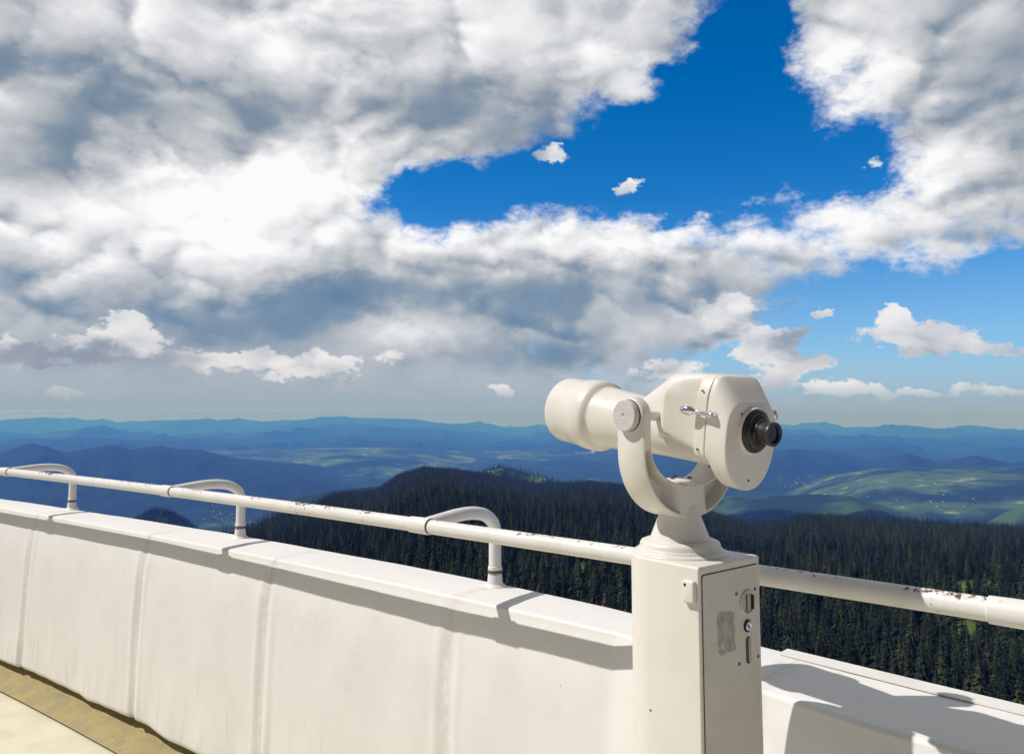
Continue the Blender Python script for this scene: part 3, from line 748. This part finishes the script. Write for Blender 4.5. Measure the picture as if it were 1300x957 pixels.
for k in range(1, nface + 1):
    q = k / nface; prof.append((INN - LEAN * q - .042 * (1 - math.exp(-q / .16)), WALLZ - r_ + (HB - WALLZ + r_) * q))
nf0 = len(prof) - nface
prof += [(INN - LEAN - .030, HB - .012), (INN - LEAN + .03, HB - .01)]
prof = np.array(prof); npf = len(prof)
sv = np.arange(S0, S1, DS)
SEA = np.array(SEAMS)
V = np.zeros((len(sv), npf, 3)); SD = np.zeros((len(sv), npf)); FT = np.zeros((len(sv), npf))
face_q = np.clip((WALLZ - r_ - prof[:, 1]) / (WALLZ - r_ - HB), 0, 1) * (prof[:, 0] < INN + .02)
isface = (prof[:, 0] < INN + .025).astype(float)
for i, s in enumerate(sv):
    n = path_n(s); b = path(s)
    k = int(np.clip(np.searchsorted(SEA, s) - 1, 0, len(SEA) - 2)); u = (s - SEA[k]) / (SEA[k + 1] - SEA[k]); w = SEA[k + 1] - SEA[k]
    sdist = min(s - SEA[k], SEA[k + 1] - s)
    soft = .006 * math.sin(math.pi * min(max(u, 0), 1)) ** .6                      # pillow between the seams
    fold = .004 * math.exp(-(sdist / .06) ** 2) * (1 if True else 0)
    zq = prof[:, 1]
    nx = np.full(npf, s)
    wr = fbm(nx * 1.0 + 50, zq * .45 + 9, .42, 4) * .017 + fbm(nx + zq * .7 + 11, zq * .5 - nx * .2, .16, 3) * .010 * np.exp(-((face_q - .12) / .25) ** 2) + fbm(nx + 5, zq * .15 + 2, .10, 3) * .012 * math.exp(-(sdist / .10) ** 2)
    edge = np.exp(-(face_q / .16) ** 2) * .35 + np.exp(-((1 - face_q) / .2) ** 2) * .8 + .45
    lap = .005 * (1 if (s - SEA[k]) < w * .5 else 0)
    disp = (soft - fold + wr * edge) * isface * np.clip(face_q * 4.5, .0, 1)
    ridge_ = .006 * math.exp(-((sdist - .05) / .02) ** 2) * isface * np.clip(face_q * 6, 0, 1)
    top = (1 - isface) * (fbm(nx, prof[:, 0] * 3, .35, 3) * .0025)
    lowwave = .018 * fbm(np.array([s]), np.array([3.3]), .45, 3)[0] + .012 * (1 - abs(2 * u - 1)) * .6
    off = np.array([outw(s, o_) for o_ in prof[:, 0]]) - disp - ridge_
    V[i, :, 0] = b.x + n.x * off; V[i, :, 1] = b.y + n.y * off
    V[i, :, 2] = zq + top - face_q ** 4 * lowwave
    SD[i] = sdist + fbm(nx, zq, .2, 3) * .006; FT[i] = face_q
idx = np.arange(len(sv) * npf).reshape(len(sv), npf)
Fq = np.stack([idx[:-1, :-1], idx[1:, :-1], idx[1:, 1:], idx[:-1, 1:]], -1).reshape(-1, 4)
wall = empty('parapet_wall', path(0, INN, FLOOR)); tag(wall, 'low curved parapet wall wrapped in seamed white sheeting below the rail', 'wall')
me = np_mesh('cladding', V.reshape(-1, 3), Fq)
for nm, arr in (('seam', SD), ('down', FT)):
    at = me.attributes.new(nm, 'FLOAT', 'POINT'); at.data.foreach_set('value', arr.astype(np.float32).ravel())
cm_, c_ = new_mat('white_sheeting')
seam = attr(c_, 'seam'); down = attr(c_, 'down')
cp = c_.new('ShaderNodeNewGeometry').outputs['Position']
cn = c_.noise(cp, 5, 5, .6); cn2 = c_.noise(cp, 30, 5, .65); cn3 = c_.noise(c_.vm('MULTIPLY', cp, (6, 6, .7)), 3, 4, .6)
cc = c_.mix(c_.m('MULTIPLY', c_.ss(cn, .4, .75), .35), rgb(.76, .74, .71), rgb(.69, .665, .63))
sm = c_.m('MULTIPLY', c_.ss(seam, .055, .004), c_.m('MULTIPLY', c_.ss(cn2, .30, .62), c_.ss(cn3, .25, .65)))
# water marks and scuffs
cc = c_.mix(c_.m('MULTIPLY', c_.m('MULTIPLY', c_.ss(c_.noise(cp, 2.2, 7, .7, .6), .55, .70), c_.ss(cn2, .35, .7)), .35), cc, rgb(.55, .53, .48))
cc = c_.mix(c_.m('MULTIPLY', sm, .30), cc, rgb(.38, .35, .25))
cc = c_.mix(c_.m('MULTIPLY', c_.ss(seam, .0065, .003), .22), cc, rgb(.25, .23, .17))
cc = c_.mix(c_.m('MULTIPLY', c_.m('MULTIPLY', c_.ss(cn3, .55, .75), c_.ss(down, .35, 1.0)), .45), cc, rgb(.50, .47, .36))
cc = c_.mix(c_.m('MULTIPLY', c_.ss(c_.noise(cp, 55, 2, .5), .76, .79), .5), cc, rgb(.30, .26, .18))
c_.put(c_.bsdf.inputs['Base Color'], cc); c_.bsdf.inputs['Roughness'].default_value = .52; c_.bsdf.inputs['Specular IOR Level'].default_value = .3
cb = c_.new('ShaderNodeBump'); cb.inputs['Strength'].default_value = .25; cb.inputs['Distance'].default_value = .004
c_.l.new(c_.m('ADD', cn2, c_.m('MULTIPLY', c_.noise(cp, 180, 3, .5), .3)), cb.inputs['Height']); c_.l.new(cb.outputs[0], c_.bsdf.inputs['Normal'])
o = link('cladding', me, wall, cm_); o.location = -wall.location
# metal strip lapped over the outer edge
sA = so_of(1000, 826, WALLZ)[0]
bm = bmesh.new(); rows = []
for s in np.arange(sA, S1 - .05, .05):
    rows.append([bm.verts.new(path(s, outw(s, o_), z_)) for o_, z_ in [(OUT - .045, WALLZ + .003), (OUT - .045, WALLZ + .007), (OUT + .003, WALLZ + .007), (OUT + .003, WALLZ - .05)]])
for a_, b_2 in zip(rows, rows[1:]):
    for j in range(3): bm.faces.new((a_[j], b_2[j], b_2[j + 1], a_[j + 1]))
o = done(bm, 'edge_strip', paint_mat('strip_paint', (.72, .70, .66), .45), wall, smooth=False); o.location = -wall.location
# curb under the sheeting
bm = bmesh.new(); rows = []
for s in np.arange(S0, S1, .1):
    rows.append([bm.verts.new(path(s, outw(s, o_), z_)) for o_, z_ in [(OUT - .06, FLOOR - .02), (OUT - .06, HB + .1), (INN - LEAN + .035, HB + .1), (INN - LEAN + .03, HB - .035), (INN - LEAN - .03, HB - .065), (INN - LEAN - .165, FLOOR + .012), (INN - LEAN - .185, FLOOR - .01)]])
for a_, b_2 in zip(rows, rows[1:]):
    for j in range(5): bm.faces.new((a_[j], b_2[j], b_2[j + 1], a_[j + 1]))
M_floor, fl = new_mat('terrace_coating')
fp = fl.new('ShaderNodeNewGeometry').outputs['Position']
fa = fl.noise(fp, 4, 6, .65); fb_ = fl.noise(fp, 60, 4, .6)
fc = fl.mix(fl.ss(fa, .35, .7), rgb(.66, .63, .48), rgb(.58, .54, .39))
fc = fl.mix(fl.m('MULTIPLY', fl.ss(fb_, .64, .70), .6), fc, rgb(.32, .28, .17))
fl.put(fl.bsdf.inputs['Base Color'], fc); fl.bsdf.inputs['Roughness'].default_value = .75
fbm_ = fl.new('ShaderNodeBump'); fbm_.inputs['Strength'].default_value = .4; fbm_.inputs['Distance'].default_value = .004; fl.l.new(fb_, fbm_.inputs['Height']); fl.l.new(fbm_.outputs[0], fl.bsdf.inputs['Normal'])
M_curb, cu = new_mat('curb_tan')
up_ = cu.new('ShaderNodeNewGeometry').outputs['Position']
ca = cu.noise(up_, 9, 6, .65); cb2 = cu.noise(up_, 70, 3, .5)
uc = cu.mix(cu.ss(ca, .35, .7), rgb(.36, .29, .12), rgb(.27, .23, .12))  # darker tan than the floor
uc = cu.mix(cu.ss(cb2, .66, .70), uc, rgb(.10, .08, .04))
cu.put(cu.bsdf.inputs['Base Color'], uc); cu.bsdf.inputs['Roughness'].default_value = .8
o = done(bm, 'curb', M_curb, wall, smooth=True, angle=60); o.location = -wall.location
# terrace slab with the drum of the building below
bm = bmesh.new(); top_, low_ = [], []
edge_pts = [path(s, outw(s, OUT - .08), 0) for s in np.arange(S0, S1, .4)]
edge_pts += [Vector((2.6, -6, 0)), Vector((-10, -6, 0))]
for p in edge_pts:
    top_.append(bm.verts.new((p.x, p.y, FLOOR))); low_.append(bm.verts.new((p.x, p.y, FLOOR - 46)))
bm.faces.new(top_); bm.faces.new(low_[::-1])
for j in range(len(top_)): k = (j + 1) % len(top_); bm.faces.new((top_[j], low_[j], low_[k], top_[k]))
tag(done(bm, 'terrace', M_floor, smooth=False), kind='structure')
# ------------------------------------------------------------------ coin operated viewing telescope
CB = Vector((.3815, 1.8215, 0)); YAW = math.atan2(-.766, .643)
scope = empty('viewing_telescope', (CB.x, CB.y, FLOOR)); scope.rotation_euler.z = YAW
tag(scope, 'cream painted coin operated viewing telescope on a box pedestal in front of the rail', 'telescope')
ax = Vector((math.cos(YAW), math.sin(YAW), 0)); ay = Vector((-ax.y, ax.x, 0))
M_cream = paint_mat('cream_enamel', (.70, .67, .605), .32, bump=.16, dirt=.28, scale=1.6, spec=.5)
M_cream2 = paint_mat('cream_enamel_box', (.71, .68, .615), .38, bump=.16, dirt=.20, scale=1.2, spec=.45)
M_door = paint_mat('door_enamel', (.60, .58, .52), .42, bump=.12, dirt=.3, scale=1.4, spec=.4)
M_cap = plain('grey_cap', (.56, .52, .50), .5)
M_black = plain('black_plastic', (.012, .011, .012), .28)
M_cup = plain('worn_black_rubber', (.030, .024, .021), .36)
M_chrome = plain('chrome', (.75, .76, .78), .12, metal=1.0)
M_lens = plain('lens_glass', (.01, .012, .02), .06)
def spart(bm, name, mat, parent=None, **k):
    o = done(bm, name, mat, parent or scope, **k)
    if (parent or scope) == scope: o.location = (0, 0, -FLOOR)
    return o
def loc_xy(x, y): p = CB + ax * x + ay * y; return p
def z_at(px, py, x, y): p = loc_xy(x, y); return tan_el(px, py) * math.hypot(p.x, p.y)
def on_panel(px, py, xp):
    d = ray(px, py); n = ax; k = (CB + ax * xp).dot(n) / d.dot(n); p = d * k
    return (p - CB).dot(ay), p.z
BX, BW = .132, .110
ZT = z_at(889, 720, BX, -BW); print('box top', ZT)
# pedestal body
bm = bmesh.new()
outl = [(BX, -BW), (BX, BW)] + [(-BW * math.sin(a) , BW * math.cos(a)) for a in np.linspace(0, math.pi, 25)]
bot = [bm.verts.new((x, y, FLOOR)) for x, y in outl]
f0 = bm.faces.new(bot); r0 = bmesh.ops.extrude_face_region(bm, geom=[f0])
tv = [v for v in r0['geom'] if isinstance(v, bmesh.types.BMVert)]
for v in tv: v.co.z = ZT
te = [e_ for e_ in bm.edges if e_.verts[0] in tv and e_.verts[1] in tv]
ve = [e_ for e_ in bm.edges if abs(e_.verts[0].co.z - e_.verts[1].co.z) > .5 and e_.verts[0].co.x > BX - .001]
bmesh.ops.bevel(bm, geom=te, offset=.007, segments=4, affect='EDGES', profile=.5)
ve = [e_ for e_ in bm.edges if abs(e_.verts[0].co.z - e_.verts[1].co.z) > .5 and e_.verts[0].co.x > BX - .003]
bmesh.ops.bevel(bm, geom=ve, offset=.004, segments=3, affect='EDGES', profile=.5)
body = spart(bm, 'pedestal', M_cream2, angle=35)
# door
def rrect(x0, x1, w, z0, z1, rad, name, mat, parent=None):
    bm = bmesh.new(); vs_ = []
    for (cyy, cz, a0) in [(w - rad, z1 - rad, 0), (-w + rad, z1 - rad, 90), (-w + rad, z0 + rad, 180), (w - rad, z0 + rad, 270)]:
        for k in range(6): a = R(a0 + 90 * k / 5); vs_.append((cyy + rad * math.cos(a), cz + rad * math.sin(a)))
    A_ = [bm.verts.new((x0, y, z)) for y, z in vs_]; B_ = [bm.verts.new((x1, y, z)) for y, z in vs_]
    bm.faces.new(A_[::-1]); bm.faces.new(B_)
    for j in range(len(A_)): k = (j + 1) % len(A_); bm.faces.new((A_[j], A_[k], B_[k], B_[j]))
    return spart(bm, name, mat, parent, smooth=False)
dz1 = ZT - .019
rrect(BX - .002, BX + .0006, BW - .0085, -1.58, dz1 + .0022, .006, 'door_gap', M_dark)
door = rrect(BX - .002, BX + .0022, BW - .0107, -1.578, dz1, .005, 'coin_door', M_door)
XP = BX + .0022
def disc(px, py, r, x0, x1, name, mat, seg=32, prof=None):
    y, z = on_panel(px, py, XP)
    return done(lathe(prof or [(x0, r), (x1, r)], (0, y, z), (1, 0, 0), seg), name, mat, door)
# coin dial: raised rim, sunken dish, slot
y_, z_ = on_panel(948, 764.5, XP)
done(lathe([(XP - .004, .0262), (XP + .0030, .0262), (XP + .0045, .0250), (XP + .0045, .0225), (XP + .0030, .0212), (XP + .0008, .0208)], (0, y_, z_), (1, 0, 0), 40, cap1=False), 'dial_rim', M_door, door)
done(lathe([(XP - .001, .0209), (XP + .0010, .0209), (XP + .0010, .0185), (XP + .0026, .0180)], (0, y_, z_), (1, 0, 0), 40), 'coin_dial', plain('dial_face', (.50, .44, .40), .4), door)
done(box(XP + .0027, y_ - .004, z_, .0012, .0042, .034), 'coin_slot', M_dark, door, smooth=False)
done(box(XP + .0045, y_ + .015, z_, .006, .006, .030, .0015), 'dial_dark_bar', M_dark, door, smooth=False)  # dark bar along the dial's right rim
# lock
y_, z_ = on_panel(948.6, 793.8, XP)
done(lathe([(XP - .004, .0135), (XP + .002, .0135), (XP + .002, .0108)], (0, y_, z_), (1, 0, 0), 32), 'lock_ring', M_dark, door)
lk = done(lathe([(XP, .0098), (XP + .0045, .0098), (XP + .0055, .0086), (XP + .0048, .0050), (XP + .0048, .0)], (0, y_, z_), (1, 0, 0), 32), 'lock', M_chrome, door)
done(box(XP + .0052, y_, z_, .001, .0022, .0085), 'keyhole', M_dark, door, smooth=False)
# return slot: raised dark plate, the recess's shade put into its colour, bright lip
y_, z_ = on_panel(950, 824.5, XP)
def stadium(x0, x1, w, hh, y, z, name, mat):
    bm = bmesh.new(); vs_ = [(w * math.cos(a), (hh - w) + w * math.sin(a)) for a in np.linspace(0, math.pi, 9)] + [(w * math.cos(a), -(hh - w) + w * math.sin(a)) for a in np.linspace(math.pi, 2 * math.pi, 9)]
    A_ = [bm.verts.new((x0, y + p, z + q)) for p, q in vs_]; B_ = [bm.verts.new((x1, y + p, z + q)) for p, q in vs_]
    bm.faces.new(A_[::-1]); bm.faces.new(B_)
    for j in range(len(A_)): k = (j + 1) % len(A_); bm.faces.new((A_[j], A_[k], B_[k], B_[j]))
    return done(bm, name, mat, door, smooth=False)
stadium(XP - .002, XP + .0012, .0088, .0285, y_, z_, 'return_slot', plain('slot_shadow', (.06, .058, .05), .7))
stadium(XP - .001, XP + .0020, .0036, .0250, y_ + .0032, z_, 'slot_lip', plain('slot_metal', (.40, .40, .38), .4))
for px, py in [(934.7, 753.6), (958.4, 747.5), (962.5, 832.6), (938.4, 842.4)]:
    y_, z_ = on_panel(px, py, XP)
    s_ = done(lathe([(XP - .002, .0036), (XP + .0012, .0036), (XP + .0018, .0026)], (0, y_, z_), (1, 0, 0), 16), 'screw', plain('screw_metal', (.14, .13, .12), .5, metal=.5), door)
# scraped remains of a sticker
sm_, st = new_mat('sticker_residue')
so_ = st.new('ShaderNodeTexCoord').outputs['Object']
sn = st.noise(st.vm('MULTIPLY', so_, (1, 1.6, 1)), 38, 6, .7); sn2 = st.noise(st.vm('MULTIPLY', so_, (1, 5, .6)), 60, 4, .6)
st.put(st.bsdf.inputs['Base Color'], st.mix(st.ss(sn, .38, .68), st.mix(sn2, rgb(.50, .48, .43), rgb(.42, .40, .36)), rgb(.27, .255, .23)))
st.bsdf.inputs['Roughness'].default_value = .75
p4 = [on_panel(*q, XP) for q in [(910, 778), (932, 771), (934.5, 824), (913, 833)]]
bm = bmesh.new(); nn = 26; rows = []
rs = random.Random(5)
for i in range(nn + 1):
    row = []
    for j in range(nn + 1):
        u, v = j / nn, i / nn
        y = (p4[0][0] * (1 - u) + p4[1][0] * u) * (1 - v) + (p4[3][0] * (1 - u) + p4[2][0] * u) * v
        z = (p4[0][1] * (1 - u) + p4[1][1] * u) * (1 - v) + (p4[3][1] * (1 - u) + p4[2][1] * u) * v
        row.append(bm.verts.new((XP + .0006, y + rs.uniform(-.0006, .0006), z + rs.uniform(-.0006, .0006))))
    rows.append(row)
nzs = lambda i, j: fbm(np.array([j * 1.0]), np.array([i * 1.0]), 6.0, 3)[0]
for i in range(nn):
    for j in range(nn):
        ed = min(i, j, nn - 1 - i, nn - 1 - j)
        if ed > 1.2 or nzs(i, j) * 6 + ed * 1.1 > -.6:
            if not (nzs(i + 40, j) > .42): bm.faces.new((rows[i][j], rows[i][j + 1], rows[i + 1][j + 1], rows[i + 1][j]))
done(bm, 'sticker_residue', sm_, door, smooth=False)
# hasp lugs on both sides
for sg in (-1, 1):
    bm = box(BX - .020, sg * (BW + .005), -.372, .030, .014, .046, .005)
    lg = spart(bm, 'hasp', M_cream2)
    done(lathe([(0, .0032), (.0012, .0032)], (BX - .026, sg * (BW + .0115), -.358), (0, sg, 0), 16), 'hole', M_dark, lg)
spart(lathe([(0, .0022), (.0008, .0022)], (.0, -BW - .0002, -.64), (0, -1, 0), 12), 'screw', M_dark)
# turntable rings and neck
spart(lathe([(ZT - .01, .1065), (ZT + .002, .1065), (ZT + .0055, .103), (ZT + .0065, .0975), (ZT + .008, .0955), (ZT + .0115, .0945), (ZT + .0125, .0915), (ZT + .014, .0905), (ZT + .021, .0900), (ZT + .0265, .0865), (ZT + .0295, .079), (ZT + .0305, .070), (ZT + .031, .060)],
            (0, 0, 0), (0, 0, 1), 64), 'turntable', M_cream, angle=50)
spart(lathe([(ZT + .028, .069), (ZT + .0315, .0675), (ZT + .035, .0660), (-.240, .0480), (-.228, .0455), (-.215, .042)], (0, 0, 0), (0, 0, 1), 64), 'neck', M_cream)
# everything above the turntable is turned a little further towards the viewer
HY = R(-3.5)
ch_, sh_h = math.cos(HY), math.sin(HY)
def turn(p): return Vector((p[0] * ch_ - p[1] * sh_h, p[0] * sh_h + p[1] * ch_, p[2]))
TAU = R(7.2); ct, st_ = math.cos(TAU), math.sin(TAU)
def H(u, v, w): return turn((u * ct + w * st_, v, -u * st_ + w * ct))
PVZ = -.012
# fork
def fork_curve(t, hw, zs, zb, p=2.15):
    """t -1..1 from left arm top to right arm top"""
    s_ = abs(t); sg = 1 if t > 0 else -1
    if s_ > .62:
        k = (s_ - .62) / .38; return sg * hw, zs + (PVZ - zs) * k
    a = s_ / .62 * math.pi / 2
    return sg * hw * math.sin(a) ** (2 / p), zb + (zs - zb) * (1 - math.cos(a) ** (2 / p)) if False else zs - (zs - zb) * math.cos(a) ** (2 / p)
bm = bmesh.new(); rings = []
TT = np.linspace(-1, 1, 97)
for t in TT:
    yo, zo = fork_curve(t, .156, -.085, -.240); yi, zi = fork_curve(t, .128, -.075, -.166)
    O = Vector((0, yo, zo)); I = Vector((0, yi, zi)); hwid = .0405
    s_ = abs(t)
    dep = .034 * max(0, min(1, (s_ - .12) / .07)) ** .5 * max(0, min(1, (.60 - s_) / .10)) ** .5
    th = (O - I).length; rib = .0075 / th
    def P(k, x): q = I.lerp(O, k); return turn((x, q.y, q.z))
    bv = .004; bk = bv / th
    ring = [P(0, -hwid + bv), P(0, hwid - bv), P(bk, hwid), P(rib, hwid), P(rib + .06, hwid - dep), P(1 - rib - .06, hwid - dep), P(1 - rib, hwid), P(1 - bk, hwid), P(1, hwid - bv), P(1, -hwid + bv), P(1 - bk, -hwid), P(bk, -hwid)]
    rings.append([bm.verts.new(p) for p in ring])
for A_, B_ in zip(rings, rings[1:]):
    n_ = len(A_)
    for j in range(n_): bm.faces.new((A_[j], A_[(j + 1) % n_], B_[(j + 1) % n_], B_[j]))
bm.faces.new(rings[0][::-1]); bm.faces.new(rings[-1])
for sg in (-1, 1):
    lathe([(.1275, .036), (.1285, .0385), (.131, .0405), (.150, .0405), (.1545, .039), (.1565, .0365)], turn((0, 0, PVZ)), turn((0, sg, 0)), 40, bm=bm)
fork = spart(bm, 'fork', M_cream, angle=45)
sad = spart(lathe([(-.175, .0395), (-.163, .0395), (-.158, .037), (-.156, .032), (-.1555, .0)], (0, 0, 0), (0, 0, 1), 40), 'saddle', M_cream)
for a in (30, 150, 270):
    done(lathe([(-.1545, .005), (-.1515, .005), (-.1505, .0035)], (.024 * math.cos(R(a)), .024 * math.sin(R(a)), 0), (0, 0, 1), 12), 'screw', M_rust, sad)
for sg in (-1, 1):
    spart(lathe([(.1560, .0352), (.1592, .0352)], turn((0, 0, PVZ)), turn((0, sg, 0)), 40), 'cap_gap', M_dark)
    cp_ = spart(lathe([(.1575, .0342), (.1715, .0342), (.1735, .0325), (.1738, .0060), (.1722, .0042), (.1720, .0)], turn((0, 0, PVZ)), turn((0, sg, 0)), 48), 'pivot_cap', M_cap)
    spart(lathe([(.050, .012), (.1285, .012)], turn((0, 0, PVZ)), turn((0, sg, 0)), 24), 'pivot_pin', M_cream)
# barrel
WA = -.047
def hl(profile, name, mat, v=0., w=WA, seg=64, parent=None, cap0=True, cap1=True, angle=40):
    o0 = H(0, v, w); d0 = (H(1, v, w) - o0)
    bm = lathe(profile, o0, d0, seg, cap0=cap0, cap1=cap1)
    return spart(bm, name, mat, parent, angle=angle) if parent is None else done(bm, name, mat, parent, angle=angle)
barrel = hl([(-.345, .0), (-.345, .0760), (-.378, .0785), (-.382, .0805), (-.381, .0835), (-.377, .0850), (-.34, .0852), (-.302, .0852), (-.298, .0868), (-.293, .0892), (-.262, .0908), (-.245, .0902), (-.236, .0870), (-.231, .0800), (-.227, .0765), (-.220, .0762),
             (-.17, .0725), (-.11, .0672), (-.05, .0635), (0, .0618), (.13, .0600)], 'barrel', M_cream, angle=60)
hl([(-.352, .0735), (-.350, .072), (-.347, .0)], 'objective_lens', M_lens)
# prism housing and rear cover, lofted and subdivided
def half(sec): return sec + [(-v, w) for v, w in sec[-2:0:-1]]
def loft(secs, name, mat, cap_first=True, cap_last=True, sub=2):
    bm = bmesh.new(); rings = []
    for u, sec in secs:
        rings.append([bm.verts.new(H(u if not callable(u) else 0, v, w)) for v, w in half(sec)])
    for A_, B_ in zip(rings, rings[1:]):
        n_ = len(A_)
        for j in range(n_): bm.faces.new((A_[j], A_[(j + 1) % n_], B_[(j + 1) % n_], B_[j]))
    def cap(ring, flip):
        vs_ = ring if not flip else ring[::-1]
        h2 = len(ring) // 2
        # quads across the mirrored halves keep the subdivision flat
        for j in range(0, h2):
            a, b, c, d = ring[j], ring[j + 1], ring[-(j + 1) % len(ring)], ring[(-j) % len(ring)]
            q = []
            for x_ in (a, b, c, d):
                if x_ not in q: q.append(x_)
            if len(q) >= 3: bm.faces.new(q)
    if cap_first: cap(rings[0], True)
    if cap_last: cap(rings[-1], False)
    o = spart(bm, name, mat, angle=180)
    md_ = o.modifiers.new('smooth', 'SUBSURF'); md_.levels = sub; md_.render_levels = sub
    return o
def sec(wt, hwt, hs, wu, wl, hb, wb):
    return [(0, wt), (hwt * .6, wt), (hwt, wt - .003), (hs - .002, wu + .006), (hs, wu - .006), (hs, (wu + wl) / 2), (hs, wl), (hb, wb + .004), (hb * .6, wb), (0, wb)]
A0 = sec(.013, .028, .046, -.010, -.050, .040, -.078)
loft([(-.095, A0), (-.088, sec(.017, .030, .048, -.006, -.050, .042, -.078)), (-.03, sec(.054, .042, .053, .022, -.046, .048, -.072)), (.018, sec(.081, .056, .073, .036, -.044, .066, -.064)), (.0265, sec(.086, .061, .0795, .041, -.043, .073, -.060)), (.0300, sec(.0872, .0625, .0812, .042, -.043, .074, -.059)),
      (.0340, sec(.0880, .063, .0808, .043, -.044, .074, -.060)), (.045, sec(.0895, .064, .0780, .0445, -.046, .071, -.062)), (.085, sec(.0932, .064, .0670, .048, -.056, .062, -.073)), (.112, sec(.0940, .064, .0610, .049, -.062, .057, -.080)), (.118, sec(.0944, .064, .0620, .049, -.065, .060, -.083)), (.121, sec(.0945, .064, .0815, .050, -.070, .073, -.088)), (.124, sec(.0945, .064, .0825, .050, -.071, .074, -.090)), (.146, sec(.0945, .064, .0825, .050, -.074, .074, -.091)), (.150, sec(.0945, .064, .0825, .050, -.074, .074, -.091)), (.1515, sec(.0925, .062, .0805, .049, -.073, .072, -.089))],
     'prism_housing', M_cream)
def rsec(wt, hwt, hs, wu, lobe=1.0, k=1.0):
    b = [(0, wt), (hwt * .6, wt), (hwt, wt - .002), ((hwt + (hs - hwt) * .55), (wt + wu) / 2 + .004), (hs, wu), (hs * 1.0, -.03)]
    low = [(.083 * k, -.068), (.066 * k, -.112), (.036 * k, -.1385), (0, -.1450)]
    flat_ = [(.0825, -.074), (.074, -.087), (.045, -.091), (0, -.091)]
    return b + [(a[0] * lobe + c[0] * (1 - lobe), a[1] * lobe + c[1] * (1 - lobe)) for a, c in zip(low, flat_)]
cover_o = loft([(.1525, rsec(.0925, .062, .0810, .040, 0)), (.1535, rsec(.0950, .064, .0832, .040, 0)), (.158, rsec(.0950, .064, .0835, .040, .05)), (.163, rsec(.0940, .063, .0835, .038, .85)), (.167, rsec(.0925, .062, .0835, .036, 1)), (.180, rsec(.078, .058, .0835, .026, 1)), (.196, rsec(.056, .054, .0830, .012, 1)),
      (.2045, rsec(.044, .052, .0825, .004, 1)), (.2065, rsec(.042, .0505, .0810, .002, 1, .98)), (.2072, rsec(.039, .048, .0780, 0.0, 1, .94))], 'rear_cover', M_cream)
WE = -.017
hl([(.200, .0495), (.2125, .0495), (.2155, .0475)], 'eyepiece_collar', M_cream, w=WE)
eye = hl([(.2150, .0455), (.2190, .0455), (.2215, .0430), (.2225, .0385), (.2260, .0375), (.2280, .0330), (.2290, .0275), (.2350, .0262)], 'eyepiece', M_black, w=WE, angle=25)
hl([(.228, .0240), (.252, .0240), (.2555, .0255), (.261, .0255), (.263, .0240), (.263, .0195), (.259, .0175)], 'eyecup', M_cup, w=WE, parent=eye, cap1=False)
hl([(.2575, .0180), (.2585, .0)], 'eye_lens', M_lens, w=WE, parent=eye)
for v, w in [(-.040, .018), (.040, .018), (0.0, -.122)]:
    hl([(.2062, .0026), (.2085, .0026), (.2090, .0016)], 'screw', M_rust, v=v, w=w, seg=12)
for u, v, w in [(.137, -.0825, .058), (.135, -.083, -.066)]:
    o0 = H(u, v, w); spart(lathe([(-.001, .0024), (.0015, .0024)], o0, H(u, v - 1, w) - o0, 12), 'screw', M_rust)
# chrome focus levers
for sg, du in ((-1, -1), (1, 1)):
    u0, w0 = (.172, .012)
    q = [H(u0, sg * .083, w0), H(u0, sg * .094, w0)]
    bm = sweep([q[0], q[1]], .0075, 20)
    L = .078 if sg < 0 else .045
    stn = [(0, .0062), (.006, .0068), (.012, .0056), (.024, .0048), (.036, .0042), (.044, .0050), (.050, .0085), (.057, .0105), (.066, .0112), (.074, .0095), (.080, .0055), (.082, .001)]
    pts = [H(u0 + du * (a - .004) * (1 if sg < 0 else .32), sg * (.094 + .004 * a / .08), w0 + (.003 * a / .08)) for a, b in stn]
    sweep(pts, [b for a, b in stn], 20, bm=bm)
    spart(bm, 'lever', M_chrome)

# rust run on the inner face of the far fork arm
bm = bmesh.new(); vs_ = []
for k in range(9):
    q = k / 8; t = .60 - .26 * q; yi, zi = fork_curve(t, .128, -.075, -.166)
    n_ = Vector((0, -yi, -.03 - zi)).normalized()
    for sx in (-1, 1): p = Vector((.004 + sx * (.0055 - .003 * q + .001 * math.sin(k * 2.1)), yi, zi)) + n_ * .0007; vs_.append(bm.verts.new(turn(p)))
for k in range(8): bm.faces.new((vs_[2 * k], vs_[2 * k + 1], vs_[2 * k + 3], vs_[2 * k + 2]))
done(bm, 'rust_run', plain('rust_stain', (.30, .17, .09), .8), fork)
